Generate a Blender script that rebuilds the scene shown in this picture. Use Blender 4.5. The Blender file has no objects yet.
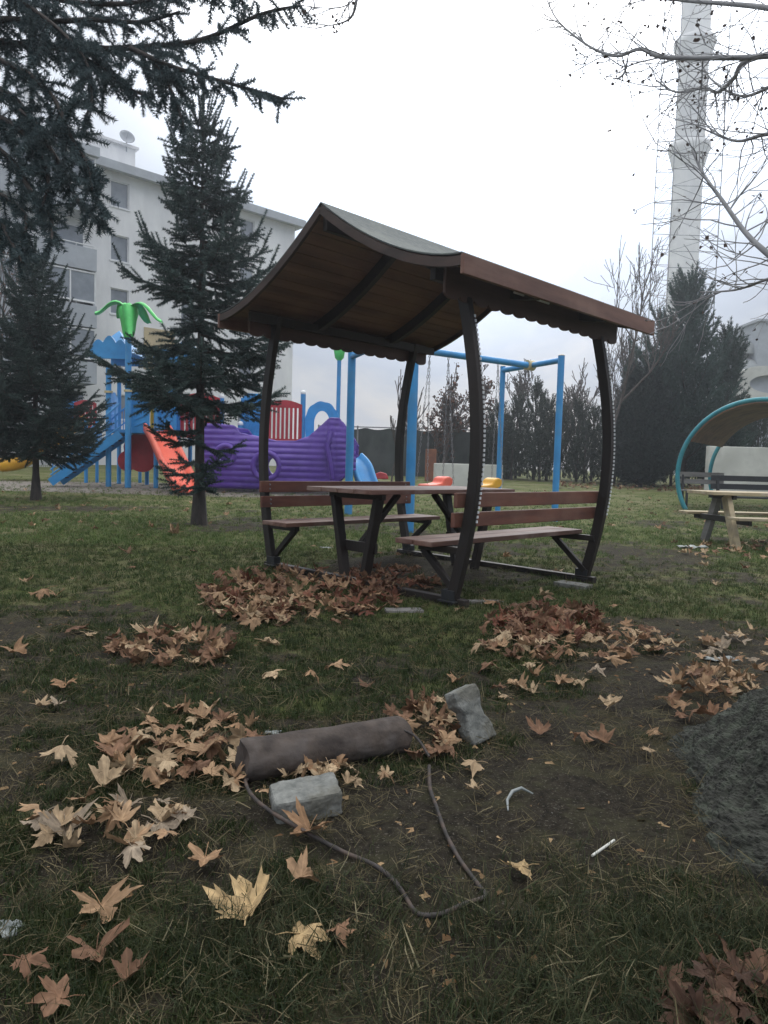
import bpy, math, random
import numpy as np
from mathutils import Vector, Matrix, noise
SC = bpy.context.scene
COL = SC.collection
R_ = math.radians
# ------------------------------------------------------------ camera model
FOC, PITCH, ROLL, EYE = 710.0, 0.0665, 0.0273, 1.0
_f = Vector((0, math.cos(PITCH), -math.sin(PITCH)))
_rt = Vector((1, 0, 0)); _up = Vector((0, math.sin(PITCH), math.cos(PITCH)))
CR = math.cos(ROLL)*_rt + math.sin(ROLL)*_up
CU = math.cos(ROLL)*_up - math.sin(ROLL)*_rt
CAM = Vector((0, 0, EYE))
def ray(px, py): return _f + CR*((px-384)/FOC) + CU*((512-py)/FOC)
def P(px, py, Y):
    d = ray(px, py); return CAM + d*(Y/d.y)
def smooth(a, b, x):
    t = min(1, max(0, (x-a)/(b-a))); return t*t*(3-2*t)
def base_z(y): return 0.022*max(0.0, min(y, 46)-12.0)
def gz(x, y):
    z = base_z(y)
    k = 1.0-smooth(9, 16, math.hypot(x, y))
    if k > 0:
        z += k*(0.022*noise.noise(Vector((x*0.9, y*0.9, 3.1)))+0.012*noise.noise(Vector((x*4.1, y*4.1, 0.7))))
    return z
def G(px, py):
    d = ray(px, py); z = 0.0
    for _ in range(12):
        t = (z-EYE)/d.z; p = CAM + d*t; z = gz(p.x, p.y)
    return Vector((p.x, p.y, z))
def proj(p):
    d = Vector(p)-CAM; w = d.dot(_f)
    if w < 0.05: return None
    return (384+FOC*d.dot(CR)/w, 512-FOC*d.dot(CU)/w, w)
# ------------------------------------------------------------ naming helpers
def tag(o, label=None, cat=None, group=None, kind=None):
    if label: o['label'] = label
    if cat: o['category'] = cat
    if group: o['group'] = group
    if kind: o['kind'] = kind
    return o
def thing(name, label, cat, loc=(0, 0, 0), rz=0.0, group=None):
    o = bpy.data.objects.new(name, None); COL.objects.link(o)
    o.location = loc; o.rotation_euler = (0, 0, rz); o.empty_display_size = .2
    return tag(o, label, cat, group)
def copy_tree(o, parent=None):
    c = o.copy(); COL.objects.link(c); c.parent = parent
    for ch in list(o.children): copy_tree(ch, c)
    return c
# ------------------------------------------------------------ mesh building
class MB:
    def __init__(s): s.v = []; s.f = []; s.m = []; s.sm = []
    def add(s, vs, fs, mi=0, smooth=False):
        n = len(s.v); s.v += [tuple(v) for v in vs]
        for f in fs: s.f.append(tuple(i+n for i in f)); s.m.append(mi); s.sm.append(smooth)
        return s
    def box(s, c, size, M=None, mi=0):
        c = Vector(c); hx, hy, hz = size[0]/2, size[1]/2, size[2]/2
        vs = []
        for x in (-hx, hx):
            for y in (-hy, hy):
                for z in (-hz, hz):
                    v = Vector((x, y, z))
                    if M is not None: v = M @ v
                    vs.append(c+v)
        return s.add(vs, [(0, 1, 3, 2), (4, 6, 7, 5), (0, 4, 5, 1), (2, 3, 7, 6), (0, 2, 6, 4), (1, 5, 7, 3)], mi)
    def beam(s, a, b, w, h, up=(0, 0, 1), mi=0):
        a = Vector(a); b = Vector(b); d = b-a; L = d.length; d.normalize()
        up = Vector(up); sd = d.cross(up)
        if sd.length < 1e-4: sd = d.cross(Vector((1, 0, 0)))
        sd.normalize(); u2 = sd.cross(d).normalized()
        M = Matrix((d, sd, u2)).transposed()
        return s.box((a+b)/2, (L, w, h), M, mi)
    def sweep(s, pts, w, h, side, mi=0):
        # rectangular section along a curve; side = fixed side vector
        side = Vector(side).normalized(); pts = [Vector(p) for p in pts]; vs = []; n = len(pts)
        for i, p in enumerate(pts):
            d = (pts[min(i+1, n-1)]-pts[max(i-1, 0)]).normalized()
            nn = side.cross(d).normalized()
            for a, b in ((-1, -1), (1, -1), (1, 1), (-1, 1)): vs.append(p+side*(a*w/2)+nn*(b*h/2))
        fs = [(0, 1, 2, 3), tuple(4*(n-1)+k for k in (3, 2, 1, 0))]
        for i in range(n-1):
            for k in range(4):
                k2 = (k+1) % 4; fs.append((4*i+k, 4*i+4+k, 4*i+4+k2, 4*i+k2))
        return s.add(vs, fs, mi)
    def tube(s, pts, rad, n=8, cap=True, mi=0, smooth=True):
        pts = [Vector(p) for p in pts]; m = len(pts)
        if not hasattr(rad, '__len__'): rad = [rad]*m
        vs = []; prev = None
        for i, p in enumerate(pts):
            d = (pts[min(i+1, m-1)]-pts[max(i-1, 0)])
            if d.length < 1e-9: d = Vector((0, 0, 1))
            d.normalize()
            if prev is None:
                a = d.cross(Vector((0, 0, 1)))
                if a.length < 1e-3: a = d.cross(Vector((1, 0, 0)))
            else: a = prev-d*prev.dot(d)
            a.normalize(); prev = a; b = d.cross(a)
            for k in range(n):
                t = 2*math.pi*k/n; vs.append(p+(a*math.cos(t)+b*math.sin(t))*rad[i])
        fs = []
        for i in range(m-1):
            for k in range(n):
                k2 = (k+1) % n; fs.append((i*n+k, i*n+k2, (i+1)*n+k2, (i+1)*n+k))
        s.add(vs, fs, mi, smooth)
        if cap and n > 3: 
            s.add(vs[:n], [tuple(range(n-1, -1, -1))], mi); s.add(vs[-n:], [tuple(range(n))], mi)
        return s
    def cyl(s, c, r, h, n=16, mi=0, r2=None):
        c = Vector(c); return s.tube([c, c+Vector((0, 0, h))], [r, r if r2 is None else r2], n, True, mi)
    def lathe(s, c, prof, n=24, mi=0, M=None):
        c = Vector(c); vs = []; fs = []; m = len(prof)
        for r, z in prof:
            for k in range(n):
                t = 2*math.pi*k/n; v = Vector((r*math.cos(t), r*math.sin(t), z))
                if M is not None: v = M @ v
                vs.append(c+v)
        for i in range(m-1):
            for k in range(n):
                k2 = (k+1) % n; fs.append((i*n+k, i*n+k2, (i+1)*n+k2, (i+1)*n+k))
        return s.add(vs, fs, mi, True)
    def prism(s, outline, O, U, V, thick, mi=0):
        # outline [(a,b)] in plane O+U*a+V*b, extruded by vector thick
        O = Vector(O); U = Vector(U); V = Vector(V); T = Vector(thick); n = len(outline)
        A = [O+U*a+V*b for a, b in outline]; B = [p+T for p in A]
        fs = [tuple(range(n)), tuple(range(2*n-1, n-1, -1))]+[(i, n+i, n+(i+1) % n, (i+1) % n) for i in range(n)]
        return s.add(A+B, fs, mi)
    def sphere(s, c, r, n=10, mi=0, sc=(1, 1, 1)):
        pr = [(max(1e-4, r*math.sin(math.pi*i/n))*1.0, -r*math.cos(math.pi*i/n)*sc[2]) for i in range(n+1)]
        M = Matrix.Diagonal((sc[0], sc[1], 1)); return s.lathe(c, pr, n+4, mi, M)
    def build(s, name, mats, parent=None, loc=None, bevel=0, local=False):
        me = bpy.data.meshes.new(name); me.from_pydata([tuple(v) for v in s.v], [], s.f)
        if not isinstance(mats, (list, tuple)): mats = [mats]
        for m in mats: me.materials.append(m)
        me.polygons.foreach_set('material_index', s.m); me.polygons.foreach_set('use_smooth', s.sm)
        me.update()
        o = bpy.data.objects.new(name, me); COL.objects.link(o)
        if loc is not None:
            me.transform(Matrix.Translation(-Vector(loc))); o.location = loc
        if parent is not None:
            if local: o.parent = parent
            else: adopt(o, parent)
        if bevel:
            b = o.modifiers.new('bevel', 'BEVEL'); b.width = bevel; b.segments = 2; b.limit_method = 'ANGLE'; b.angle_limit = R_(40)
        return o
def mw(o):
    M = Matrix.LocRotScale(o.location, o.rotation_euler, o.scale)
    if o.parent: M = mw(o.parent) @ o.matrix_parent_inverse @ M
    return M
def adopt(o, parent):
    # mesh was modelled in world coordinates: express it in the parent's frame
    W = mw(o); L = mw(parent).inverted() @ W
    o.data.transform(L @ Matrix.Identity(4)); o.location = (0, 0, 0); o.rotation_euler = (0, 0, 0)
    o.parent = parent
def npmesh(name, V, F, mats, cols=None, smooth=False, parent=None, fm=None):
    V = np.asarray(V, dtype=np.float32).reshape(-1, 3); F = np.asarray(F, dtype=np.int32)
    me = bpy.data.meshes.new(name); k = F.shape[1]
    me.vertices.add(len(V)); me.vertices.foreach_set('co', V.ravel())
    me.loops.add(F.size); me.loops.foreach_set('vertex_index', F.ravel())
    me.polygons.add(len(F)); me.polygons.foreach_set('loop_start', np.arange(0, F.size, k, dtype=np.int32))
    me.polygons.foreach_set('loop_total', np.full(len(F), k, dtype=np.int32))
    if not isinstance(mats, (list, tuple)): mats = [mats]
    for m in mats: me.materials.append(m)
    if fm is not None: me.polygons.foreach_set('material_index', np.asarray(fm, dtype=np.int32))
    me.update(calc_edges=True); me.validate()
    if smooth: me.polygons.foreach_set('use_smooth', np.ones(len(F), dtype=bool))
    if cols is not None:
        at = me.color_attributes.new('Col', 'FLOAT_COLOR', 'POINT')
        c = np.ones((len(V), 4), dtype=np.float32); c[:, :3] = cols; at.data.foreach_set('color', c.ravel())
    o = bpy.data.objects.new(name, me); COL.objects.link(o)
    if parent is not None: adopt(o, parent)
    return o
def frames(D, roll=None, rng=None):
    # D (N,3) unit axes -> rotation matrices whose columns are (D, A, B)
    D = D/np.linalg.norm(D, axis=1, keepdims=True)
    ref = np.tile(np.array([0, 0, 1.0]), (len(D), 1)); bad = abs(D[:, 2]) > .97; ref[bad] = (1, 0, 0)
    A = np.cross(ref, D); A /= np.linalg.norm(A, axis=1, keepdims=True); B = np.cross(D, A)
    if roll is not None:
        c = np.cos(roll)[:, None]; s = np.sin(roll)[:, None]; A, B = A*c+B*s, B*c-A*s
    return np.stack([D, A, B], axis=2)
def tile(TV, TF, pos, rot, scale):
    n = len(pos); k = len(TV)
    V = np.einsum('nij,kj->nki', rot, TV)*np.asarray(scale).reshape(n, 1, -1)+pos[:, None, :]
    F = TF[None]+(np.arange(n)*k)[:, None, None]
    return V.reshape(-1, 3), F.reshape(-1, TF.shape[1])
# ------------------------------------------------------------ materials
MATS = {}
def mat(name, c1, c2=None, scale=6.0, stretch=(1, 1, 1), rough=0.7, bump=0.0, bscale=None, metallic=0.0, spec=0.5, detail=6, c3=None, c3scale=1.3, c3amt=.5, lo=.35, hi=.65, sub=0, distort=0.0):
    if name in MATS: return MATS[name]
    m = bpy.data.materials.new(name); m.use_nodes = True; nt = m.node_tree; N = nt.nodes; L = nt.links
    b = N['Principled BSDF']; b.inputs['Roughness'].default_value = rough; b.inputs['Metallic'].default_value = metallic
    b.inputs['Specular IOR Level'].default_value = spec
    tc = N.new('ShaderNodeTexCoord'); mp = N.new('ShaderNodeMapping'); mp.inputs['Scale'].default_value = stretch
    L.new(tc.outputs['Object'], mp.inputs[0])
    if c2 is None: c2 = tuple(x*0.7 for x in c1)
    no = N.new('ShaderNodeTexNoise'); no.inputs['Scale'].default_value = scale; no.inputs['Detail'].default_value = detail; no.inputs['Roughness'].default_value = .6
    no.inputs['Distortion'].default_value = distort
    L.new(mp.outputs[0], no.inputs['Vector'])
    cr = N.new('ShaderNodeValToRGB'); cr.color_ramp.elements[0].position = lo; cr.color_ramp.elements[1].position = hi
    cr.color_ramp.elements[0].color = (*c2, 1); cr.color_ramp.elements[1].color = (*c1, 1)
    L.new(no.outputs['Fac'], cr.inputs[0]); out = cr.outputs[0]
    if c3 is not None:
        n3 = N.new('ShaderNodeTexNoise'); n3.inputs['Scale'].default_value = c3scale; n3.inputs['Detail'].default_value = 5
        L.new(tc.outputs['Object'], n3.inputs['Vector'])
        r3 = N.new('ShaderNodeMapRange'); r3.inputs[1].default_value = .48; r3.inputs[2].default_value = .62; r3.inputs[4].default_value = c3amt
        L.new(n3.outputs['Fac'], r3.inputs[0])
        mx = N.new('ShaderNodeMix'); mx.data_type = 'RGBA'; L.new(r3.outputs[0], mx.inputs[0]); L.new(out, mx.inputs[6]); mx.inputs[7].default_value = (*c3, 1)
        out = mx.outputs[2]
    L.new(out, b.inputs['Base Color'])
    if bump:
        nb = N.new('ShaderNodeTexNoise'); nb.inputs['Scale'].default_value = bscale or scale*3; nb.inputs['Detail'].default_value = 8
        L.new(mp.outputs[0], nb.inputs['Vector'])
        bp = N.new('ShaderNodeBump'); bp.inputs['Strength'].default_value = 1; bp.inputs['Distance'].default_value = bump
        L.new(nb.outputs['Fac'], bp.inputs['Height']); L.new(bp.outputs[0], b.inputs['Normal'])
    MATS[name] = m; return m
def attr_mat(name, rough=.8, transl=0.0, spec=.3, mult=(1, 1, 1), nscale=0, namt=.4):
    m = bpy.data.materials.new(name); m.use_nodes = True; nt = m.node_tree; N = nt.nodes; L = nt.links
    b = N['Principled BSDF']; b.inputs['Roughness'].default_value = rough; b.inputs['Specular IOR Level'].default_value = spec
    a = N.new('ShaderNodeAttribute'); a.attribute_name = 'Col'; out = a.outputs['Color']
    if nscale:
        g = N.new('ShaderNodeNewGeometry'); no = N.new('ShaderNodeTexNoise'); no.inputs['Scale'].default_value = nscale; no.inputs['Detail'].default_value = 6
        L.new(g.outputs['Position'], no.inputs['Vector'])
        mr = N.new('ShaderNodeMapRange'); mr.inputs[1].default_value = .3; mr.inputs[2].default_value = .7; mr.inputs[3].default_value = 1-namt; mr.inputs[4].default_value = 1+namt
        L.new(no.outputs['Fac'], mr.inputs[0])
        vm = N.new('ShaderNodeVectorMath'); vm.operation = 'SCALE'; L.new(out, vm.inputs[0]); L.new(mr.outputs[0], vm.inputs['Scale']); out = vm.outputs[0]
    L.new(out, b.inputs['Base Color'])
    if transl:
        tr = N.new('ShaderNodeBsdfTranslucent'); L.new(out, tr.inputs[0]); mx = N.new('ShaderNodeMixShader'); mx.inputs[0].default_value = transl
        L.new(b.outputs[0], mx.inputs[1]); L.new(tr.outputs[0], mx.inputs[2]); L.new(mx.outputs[0], N['Material Output'].inputs[0])
    return m
M_post = mat('dark_stained_timber', (.020, .013, .011), (.009, .007, .006), 9, (1, 1, .12), .6, .002, 60, c3=(.036, .024, .019), c3amt=.35)
M_slat = mat('red_brown_timber', (.185, .068, .044), (.090, .034, .025), 10, (.15, 1, 1), .62, .0015, 50, c3=(.20, .105, .075), c3scale=3, c3amt=.45)
M_seat = mat('worn_brown_timber', (.20, .105, .078), (.10, .045, .034), 10, (.15, 1, 1), .6, .0015, 50, c3=(.27, .19, .165), c3scale=3.5, c3amt=.6)
M_fascia = mat('fascia_timber', (.21, .105, .075), (.12, .055, .040), 8, (.14, 1, 1), .6, .002, 40, c3=(.28, .17, .13), c3scale=2.0, c3amt=.4)
M_board = mat('roof_lining_boards', (.20, .105, .065), (.10, .052, .036), 6, (.12, 1, 1), .7, .002, 40, c3=(.22, .13, .07), c3scale=1.5, c3amt=.5)
M_shingle = mat('green_grey_shingle', (.12, .135, .135), (.075, .088, .088), 22, (1, 1, 1), .9, .003, 120, c3=(.15, .17, .15), c3scale=2)
M_blue = mat('blue_painted_steel', (.05, .30, .64), (.04, .24, .54), 3, (1, 1, 1), .42, .0006, 30, c3=(.10, .27, .46), c3scale=4, c3amt=.35)
M_blue2 = mat('blue_plastic', (.045, .32, .70), (.035, .25, .58), 3, (1, 1, 1), .45, .0006, 25)
M_red = mat('red_plastic', (.50, .035, .05), (.36, .025, .035), 3, (1, 1, 1), .42, .0006, 25)
M_orange = mat('orange_red_plastic', (.85, .15, .08), (.74, .10, .06), 2, (1, 1, 1), .40, .0006, 20, c3=(.75, .2, .14), c3scale=3, c3amt=.4)
M_yellow = mat('yellow_plastic', (.78, .42, .03), (.62, .31, .02), 3, (1, 1, 1), .42, .0006, 20)
M_purple = mat('purple_plastic', (.115, .05, .36), (.07, .028, .25), 1.6, (1, 1, 1), .42, .001, 18, c3=(.16, .09, .45), c3scale=2.2, c3amt=.35)
M_green = mat('green_plastic', (.10, .66, .16), (.07, .50, .11), 3, (1, 1, 1), .45, .0006, 20)
M_cream = mat('cream_clamp', (.62, .52, .30), (.45, .36, .2), 5, rough=.5)
M_chain = mat('galvanised_chain', (.32, .33, .35), (.2, .2, .22), 20, rough=.5, metallic=.6)
M_black = mat('black_steel', (.022, .024, .028), (.012, .013, .015), 10, rough=.55, bump=.0006)
M_teal = mat('teal_painted_pipe', (.03, .27, .33), (.02, .19, .24), 5, rough=.45, bump=.0005, c3=(.07, .3, .33), c3amt=.4)
M_pale = mat('pale_bare_timber', (.46, .37, .23), (.28, .23, .16), 9, (.15, 1, 1), .75, .0015, 50, c3=(.48, .44, .34), c3scale=3)
M_greywood = mat('grey_weathered_timber', (.26, .25, .24), (.16, .15, .145), 9, (.2, .2, 1), .8, .002, 50)
M_conc = mat('concrete', (.225, .228, .215), (.12, .125, .118), 26, rough=.95, bump=.004, bscale=70, c3=(.11, .105, .085), c3scale=11, c3amt=.7)
M_white = mat('white_render', (.82, .82, .83), (.70, .70, .72), 1.2, (1, 1, .35), .85, .004, 14, c3=(.62, .62, .64), c3scale=.5, c3amt=.4)
M_band = mat('grey_balcony_render', (.40, .43, .47), (.33, .35, .39), 1.4, rough=.85, bump=.003, bscale=14)
M_beige = mat('beige_render', (.55, .45, .28), (.45, .37, .24), 1.4, rough=.85)
M_frame = mat('white_window_frame', (.72, .73, .75), (.62, .63, .65), 3, rough=.5)
M_glass = mat('dull_window_glass', (.26, .29, .33), (.14, .16, .19), .8, rough=.12, spec=.7)
M_curtain = mat('orange_curtain', (.50, .19, .08), (.35, .12, .05), 6, (4, 4, .2), rough=.9)
M_stone = mat('glare_paled_stone', (.80, .80, .79), (.66, .66, .66), .5, (1, 1, .5), .9, .01, 4, c3=(.55, .56, .58), c3scale=.4, c3amt=.5)  # stone lightened to stand in for the glare over the minaret
M_scaf = mat('scaffold_tube', (.24, .26, .28), (.16, .16, .18), 2, rough=.6, metallic=.3)
M_dome = mat('dull_dome_sheet', (.30, .32, .33), (.22, .24, .25), 1.0, rough=.7, c3=(.38, .39, .37))
M_panel = mat('whitewashed_wall', (.62, .62, .58), (.50, .50, .47), 2.2, rough=.85, bump=.002, c3=(.36, .36, .33), c3scale=1.1, c3amt=.5)
M_rust = mat('rusty_brown_board', (.24, .095, .05), (.15, .06, .04), 4, rough=.85)
M_mesh = mat('dark_green_screen', (.045, .055, .052), (.025, .03, .03), 2.5, (1, 1, .3), .95, c3=(.075, .08, .08), c3scale=.7)
M_barkgrey = mat('plane_bark', (.040, .042, .034), (.012, .012, .010), 40, (1, 1, 1), .97, .008, 110, c3=(.062, .072, .054), c3scale=22, c3amt=.7, detail=10)
M_bark = mat('conifer_bark', (.065, .055, .050), (.030, .026, .025), 14, (1, 1, .3), .95, .01, 30)
M_twigbark = mat('bare_twig_bark', (.11, .092, .085), (.06, .05, .048), 8, rough=.9)
M_palebark = mat('pale_plane_twig', (.36, .36, .37), (.24, .24, .25), 8, rough=.9)  # pale grey plane bark, lightened further for the lens veil over the twigs
M_log = mat('weathered_log', (.080, .062, .052), (.036, .028, .025), 16, (1, 1, 1), .9, .005, 40, c3=(.115, .10, .095), c3scale=9, c3amt=.5)
M_logend = mat('log_end_grain', (.085, .065, .055), (.035, .028, .025), 14, rough=.95, bump=.004)
M_cable = mat('black_brown_rod', (.040, .032, .030), (.018, .016, .016), 18, rough=.7, bump=.001, c3=(.11, .07, .05), c3scale=22, c3amt=.5)
M_plastic = mat('white_litter', (.27, .29, .29), (.15, .17, .17), 18, rough=.5, bump=.003, bscale=30)
M_leaf = attr_mat('dry_leaf', .75, .12, .25, nscale=45, namt=.28)
M_grass = attr_mat('grass_blades', .7, .25, .25)
M_needle = attr_mat('conifer_needles', .75, .08, .25)
M_debris = attr_mat('soil_crumbs', .95, 0, .1)
# ============================================================ GAZEBO
GA = .7765; GL = 1.837; GW = 2.173; GE = .38; GO = .328; HE = 2.345; HR = 2.985
GF = Vector((.4975, 5.069, 0))
GU = Vector((math.cos(GA), math.sin(GA), 0)); GV = Vector((-math.sin(GA), math.cos(GA), 0))
M_val = mat('dark_brown_valance', (.105, .055, .042), (.06, .033, .027), 10, (.15, 1, 1), .65)
M_verge = mat('dark_verge_timber', (.075, .045, .036), (.04, .026, .022), 9, (1, .2, 1), .7)
gaz = thing('garden_gazebo', 'dark wooden gazebo with swept tent roof, scalloped trim and two built-in benches', 'gazebo', GF, GA)
half = GW/2+GO; cy = GW/2
def roof_z(y, dz=0):
    t = 1-min(1, abs(y-cy)/half); return HE-.03+(HR-HE)*t**1.65+dz
ys = [cy-half+2*half*i/36 for i in range(37)]
x0, x1 = -GE, GL+GE
def roof_sheet(name, za, zb, m, xa, xb, ya=None):
    b = MB(); vs = []; yy = ys
    for y in yy:
        for x in (xa, xb):
            vs += [(x, y, roof_z(y, za)), (x, y, roof_z(y, zb))]
    n = len(yy); fs = []
    for i in range(n-1):
        a = 4*i; c = 4*i+4
        fs += [(a+1, a+3, c+3, c+1), (a, c, c+2, a+2), (a, a+1, c+1, c), (a+2, c+2, c+3, a+3)]
    fs += [(0, 2, 3, 1), (4*n-4, 4*n-3, 4*n-1, 4*n-2)]
    b.add(vs, fs); return b.build(name, m, gaz, local=True)
roof_sheet('roof_covering', .024, .034, M_shingle, x0-.02, x1+.02)
# lining boards running along the ridge direction, with small gaps
b = MB(); nb = 30
for sgn in (-1, 1):
    arc = [cy+sgn*half*(1-i/15) for i in range(16)]
    for i in range(15):
        ya, yb = arc[i], arc[i+1]; za, zb = roof_z(ya), roof_z(yb)
        d = Vector((0, yb-ya, zb-za)); n_ = Vector((0, -d.z, d.y)).normalized()
        if n_.z < 0: n_ = -n_
        A = Vector((0, ya, za))+d*.03; B = Vector((0, yb, zb))-d*.03
        vs = []
        for x in (x0, x1):
            for p in (A, B): vs += [Vector((x, p.y, p.z)), Vector((x, p.y, p.z))+n_*.018]
        b.add(vs, [(0, 2, 3, 1), (4, 5, 7, 6), (0, 4, 6, 2), (1, 3, 7, 5), (0, 1, 5, 4), (2, 6, 7, 3)])
b.build('lining_boards', M_board, gaz, local=True)
for x in (x0-.012, x1+.012):            # curved verge boards
    for sgn in (-1, 1):
        pts = [Vector((x, cy+sgn*half*(1-i/16), roof_z(cy+sgn*half*(1-i/16), -.02))) for i in range(17)]
        MB().sweep(pts, .028, .06, (1, 0, 0)).build('verge_board', M_verge, gaz, local=True)
for sgn in (-1, 1):                      # eave fascia
    y = cy+sgn*(half+.016)
    MB().beam((x0-.03, y, HE-.075), (x1+.03, y, HE-.075), .03, .125).build('fascia_board', M_fascia, gaz, bevel=.004, local=True)
for x in (GL*.27, GL*.80):              # curved rafters
    for sgn in (-1, 1):
        pts = [Vector((x, cy+sgn*half*(.985-.985*i/14), roof_z(cy+sgn*half*(.985-.985*i/14), -.052))) for i in range(15)]
        MB().sweep(pts, .06, .10, (1, 0, 0)).build('rafter', M_post, gaz, bevel=.004, local=True)
for y_ in (0, GW): MB().beam((x0+.08, y_, 2.285), (x1-.08, y_, 2.285), .05, .075).build('wall_plate', M_post, gaz, bevel=.004, local=True)
MB().beam((x0+.03, cy, HR-.14), (x1-.03, cy, HR-.14), .05, .12).build('ridge_beam', M_post, gaz, bevel=.004, local=True)
def scallop(y, yt):
    out = []; n = 15; xa, xb = x0+.12, x1-.12; w = (xb-xa)/n
    zt = roof_z(y)-.004; out = [(xa, zt), (xb, zt)]
    for i in range(n):
        c = xb-w*(i+.5)
        for k in range(7):
            t = math.pi*k/6; out.append((c+w/2*math.cos(t), 2.165-.035*math.sin(t)))
    MB().prism(out, (0, y, 0), (1, 0, 0), (0, 0, 1), (0, yt, 0)).build('scalloped_valance', M_val, gaz, local=True)
scallop(-.06, -.022); scallop(GW+.06, .022)
def post(x, yb, s):
    pts = []; k = 16
    for i in range(k+1):
        z = .03+2.30*i/k; t = z/2.33
        off = .19*math.sin(math.pi*min(1, t)**.95)
        pts.append(Vector((x, yb-s*off, z)))
    MB().sweep(pts, .056, .086, (1, 0, 0)).build('post', M_post, gaz, bevel=.005, local=True)
    return pts
for x in (0, GL):
    for yb, s in ((0, 1), (GW, -1)):
        pts = post(x, yb, s)
        if s == 1:                       # dotted white strip on the outer edge
            st = MB()
            for i in range(44):
                z = .62+1.46*i/44; t = z/2.33; off = .19*math.sin(math.pi*t**.95)
                st.box((x+.022, yb-off-.045, z), (.014, .012, .019))
            st.build('dotted_strip', M_frame, gaz, local=True)
        # foot bracket
        MB().box((x, yb, .035), (.12, .16, .012)).box((x, yb, .075), (.075, .12, .08)).build('foot_bracket', M_black, gaz, bevel=.003, local=True)
for x in (.02, GL-.02):                  # ground sleepers from bench to bench
    MB().beam((x, -.13, .028), (x, GW+.13, .028), .07, .055).build('ground_beam', M_post, gaz, bevel=.005, local=True)
def bench(yb, s):
    for zc, hh in ((.765, .105), (.625, .105)):
        off = .19*math.sin(math.pi*(zc/2.33)**.95)
        y = yb-s*(off-.075)
        MB().box((GL/2-.01, y, zc), (GL+.18, .032, hh)).build('backrest_slat', M_slat, gaz, bevel=.006, local=True)
        bl = MB()
        for x in (0, GL): bl.sphere((x, y+s*.018, zc+.02), .009, 6).sphere((x, y+s*.018, zc-.02), .009, 6)
        bl.build('bolt_heads', M_chain, gaz, local=True)
    for k in range(2):
        y = yb+s*(.14+.185*k)-s*.0
        MB().box((GL/2-.06, y, .445), (GL+.22, .175, .038)).build('seat_plank', M_seat, gaz, bevel=.006, local=True)
    for x in (.02, GL-.02):
        MB().beam((x, yb-s*.12, .40), (x, yb+s*.33, .40), .05, .05).build('seat_bracket', M_post, gaz, bevel=.004, local=True)
        MB().beam((x, yb+s*.30, .385), (x, yb-s*.03, .10), .04, .05).build('brace', M_post, gaz, bevel=.004, local=True)
bench(0, 1); bench(GW, -1)
# tube lamp under the near eave
MB().tube([(.35, -.2, 2.255), (.80, -.2, 2.255)], .008, 6).build('tube_lamp', M_frame, gaz, local=True)
# ---- table between the benches
tb = thing('picnic_table', 'dark brown plank table standing between the two benches under the gazebo roof', 'table', GF+GU*.86+GV*(cy+.08), GA)
TX = .96; TZ = .80
for k in range(4):
    y = -.31+.205*k
    MB().box((0, y, TZ-.02), (2*TX, .196, .038)).build('tabletop_plank', M_seat, tb, bevel=.005, local=True)
for s in (-1, 1):
    x = s*.74
    MB().beam((x, -.33, TZ-.065), (x, .33, TZ-.065), .05, .05).build('top_batten', M_post, tb, bevel=.003, local=True)
    for q in (-1, 1):
        MB().beam((x, q*.115, .0), (x, q*.27, TZ-.075), .055, .085, (1, 0, 0)).build('leg', M_post, tb, bevel=.005, local=True)
    MB().beam((x-s*.036, -.22, .30), (x-s*.036, .22, .30), .03, .09).build('crossbar', M_post, tb, bevel=.004, local=True)
    MB().beam((x-s*.07, 0, .33), (x-s*.5, 0, TZ-.06), .05, .045).build('brace', M_post, tb, bevel=.004, local=True)
# concrete pads and planks under the sleepers
def pad(px, py, sx, sy, sz, rz, label, name='concrete_pad', m=None, cat='concrete block', group=None):
    g = G(px, py); M = Matrix.Rotation(rz, 3, 'Z')
    o = MB().box((0, 0, sz*.5-.015), (sx, sy, sz), M).build(name, m or M_conc, bevel=.006)
    o.location = g; return tag(o, label, cat, group)
pad(573, 587, .30, .16, .05, GA+1.57, 'grey concrete slab under the right foot of the gazebo')
pad(480, 603, .34, .07, .035, .1, 'short grey plank on the ground right of the nearest gazebo post', 'short_plank', M_greywood, 'plank')
pad(404, 611, .26, .10, .03, .15, 'flat grey board poking out of leaves left of the nearest gazebo post', 'short_board', M_greywood, 'board')

# ============================================================ LOG, BLOCKS, ROD
a = G(238, 787); c = G(403, 757); r = .067
a.z = gz(a.x, a.y)+r*.86; c.z = gz(c.x, c.y)+r*.86
a += Vector((0, r*.9, 0)); c += Vector((0, r*.9, 0))
d = (c-a).normalized(); Ln = (c-a).length
lg = thing('log', 'smooth grey-brown log lying on the ground between two concrete blocks', 'log', a, 0)
Mx = Matrix((d, Vector((0, 0, 1)).cross(d).normalized(), d.cross(Vector((0, 0, 1)).cross(d).normalized()))).transposed()
rings = 60; seg = 72; vs = []; fs = []
for i in range(rings+1):
    t = i/rings
    for k in range(seg):
        th = 2*math.pi*k/seg
        rr = r*(1-.07*t)*(1+.09*noise.noise(Vector((t*2.2, math.cos(th)*.9, math.sin(th)*.9)))+.03*noise.noise(Vector((t*7, math.cos(th)*2.5, math.sin(th)*2.5)))+.02*noise.noise(Vector((t*14, math.cos(th)*5, math.sin(th)*5))))
        if i in (0, rings): rr *= .955
        xx = Ln*t + (.006*math.sin(3*th) if i in (0, rings) else 0)
        vs.append(a+Mx@Vector((xx, rr*math.cos(th), rr*math.sin(th))))
for i in range(rings):
    for k in range(seg):
        k2 = (k+1) % seg; fs.append((i*seg+k, i*seg+k2, (i+1)*seg+k2, (i+1)*seg+k))
b = MB(); b.add(vs, fs, 0, True); b.build('bark', M_log, lg)
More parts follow.
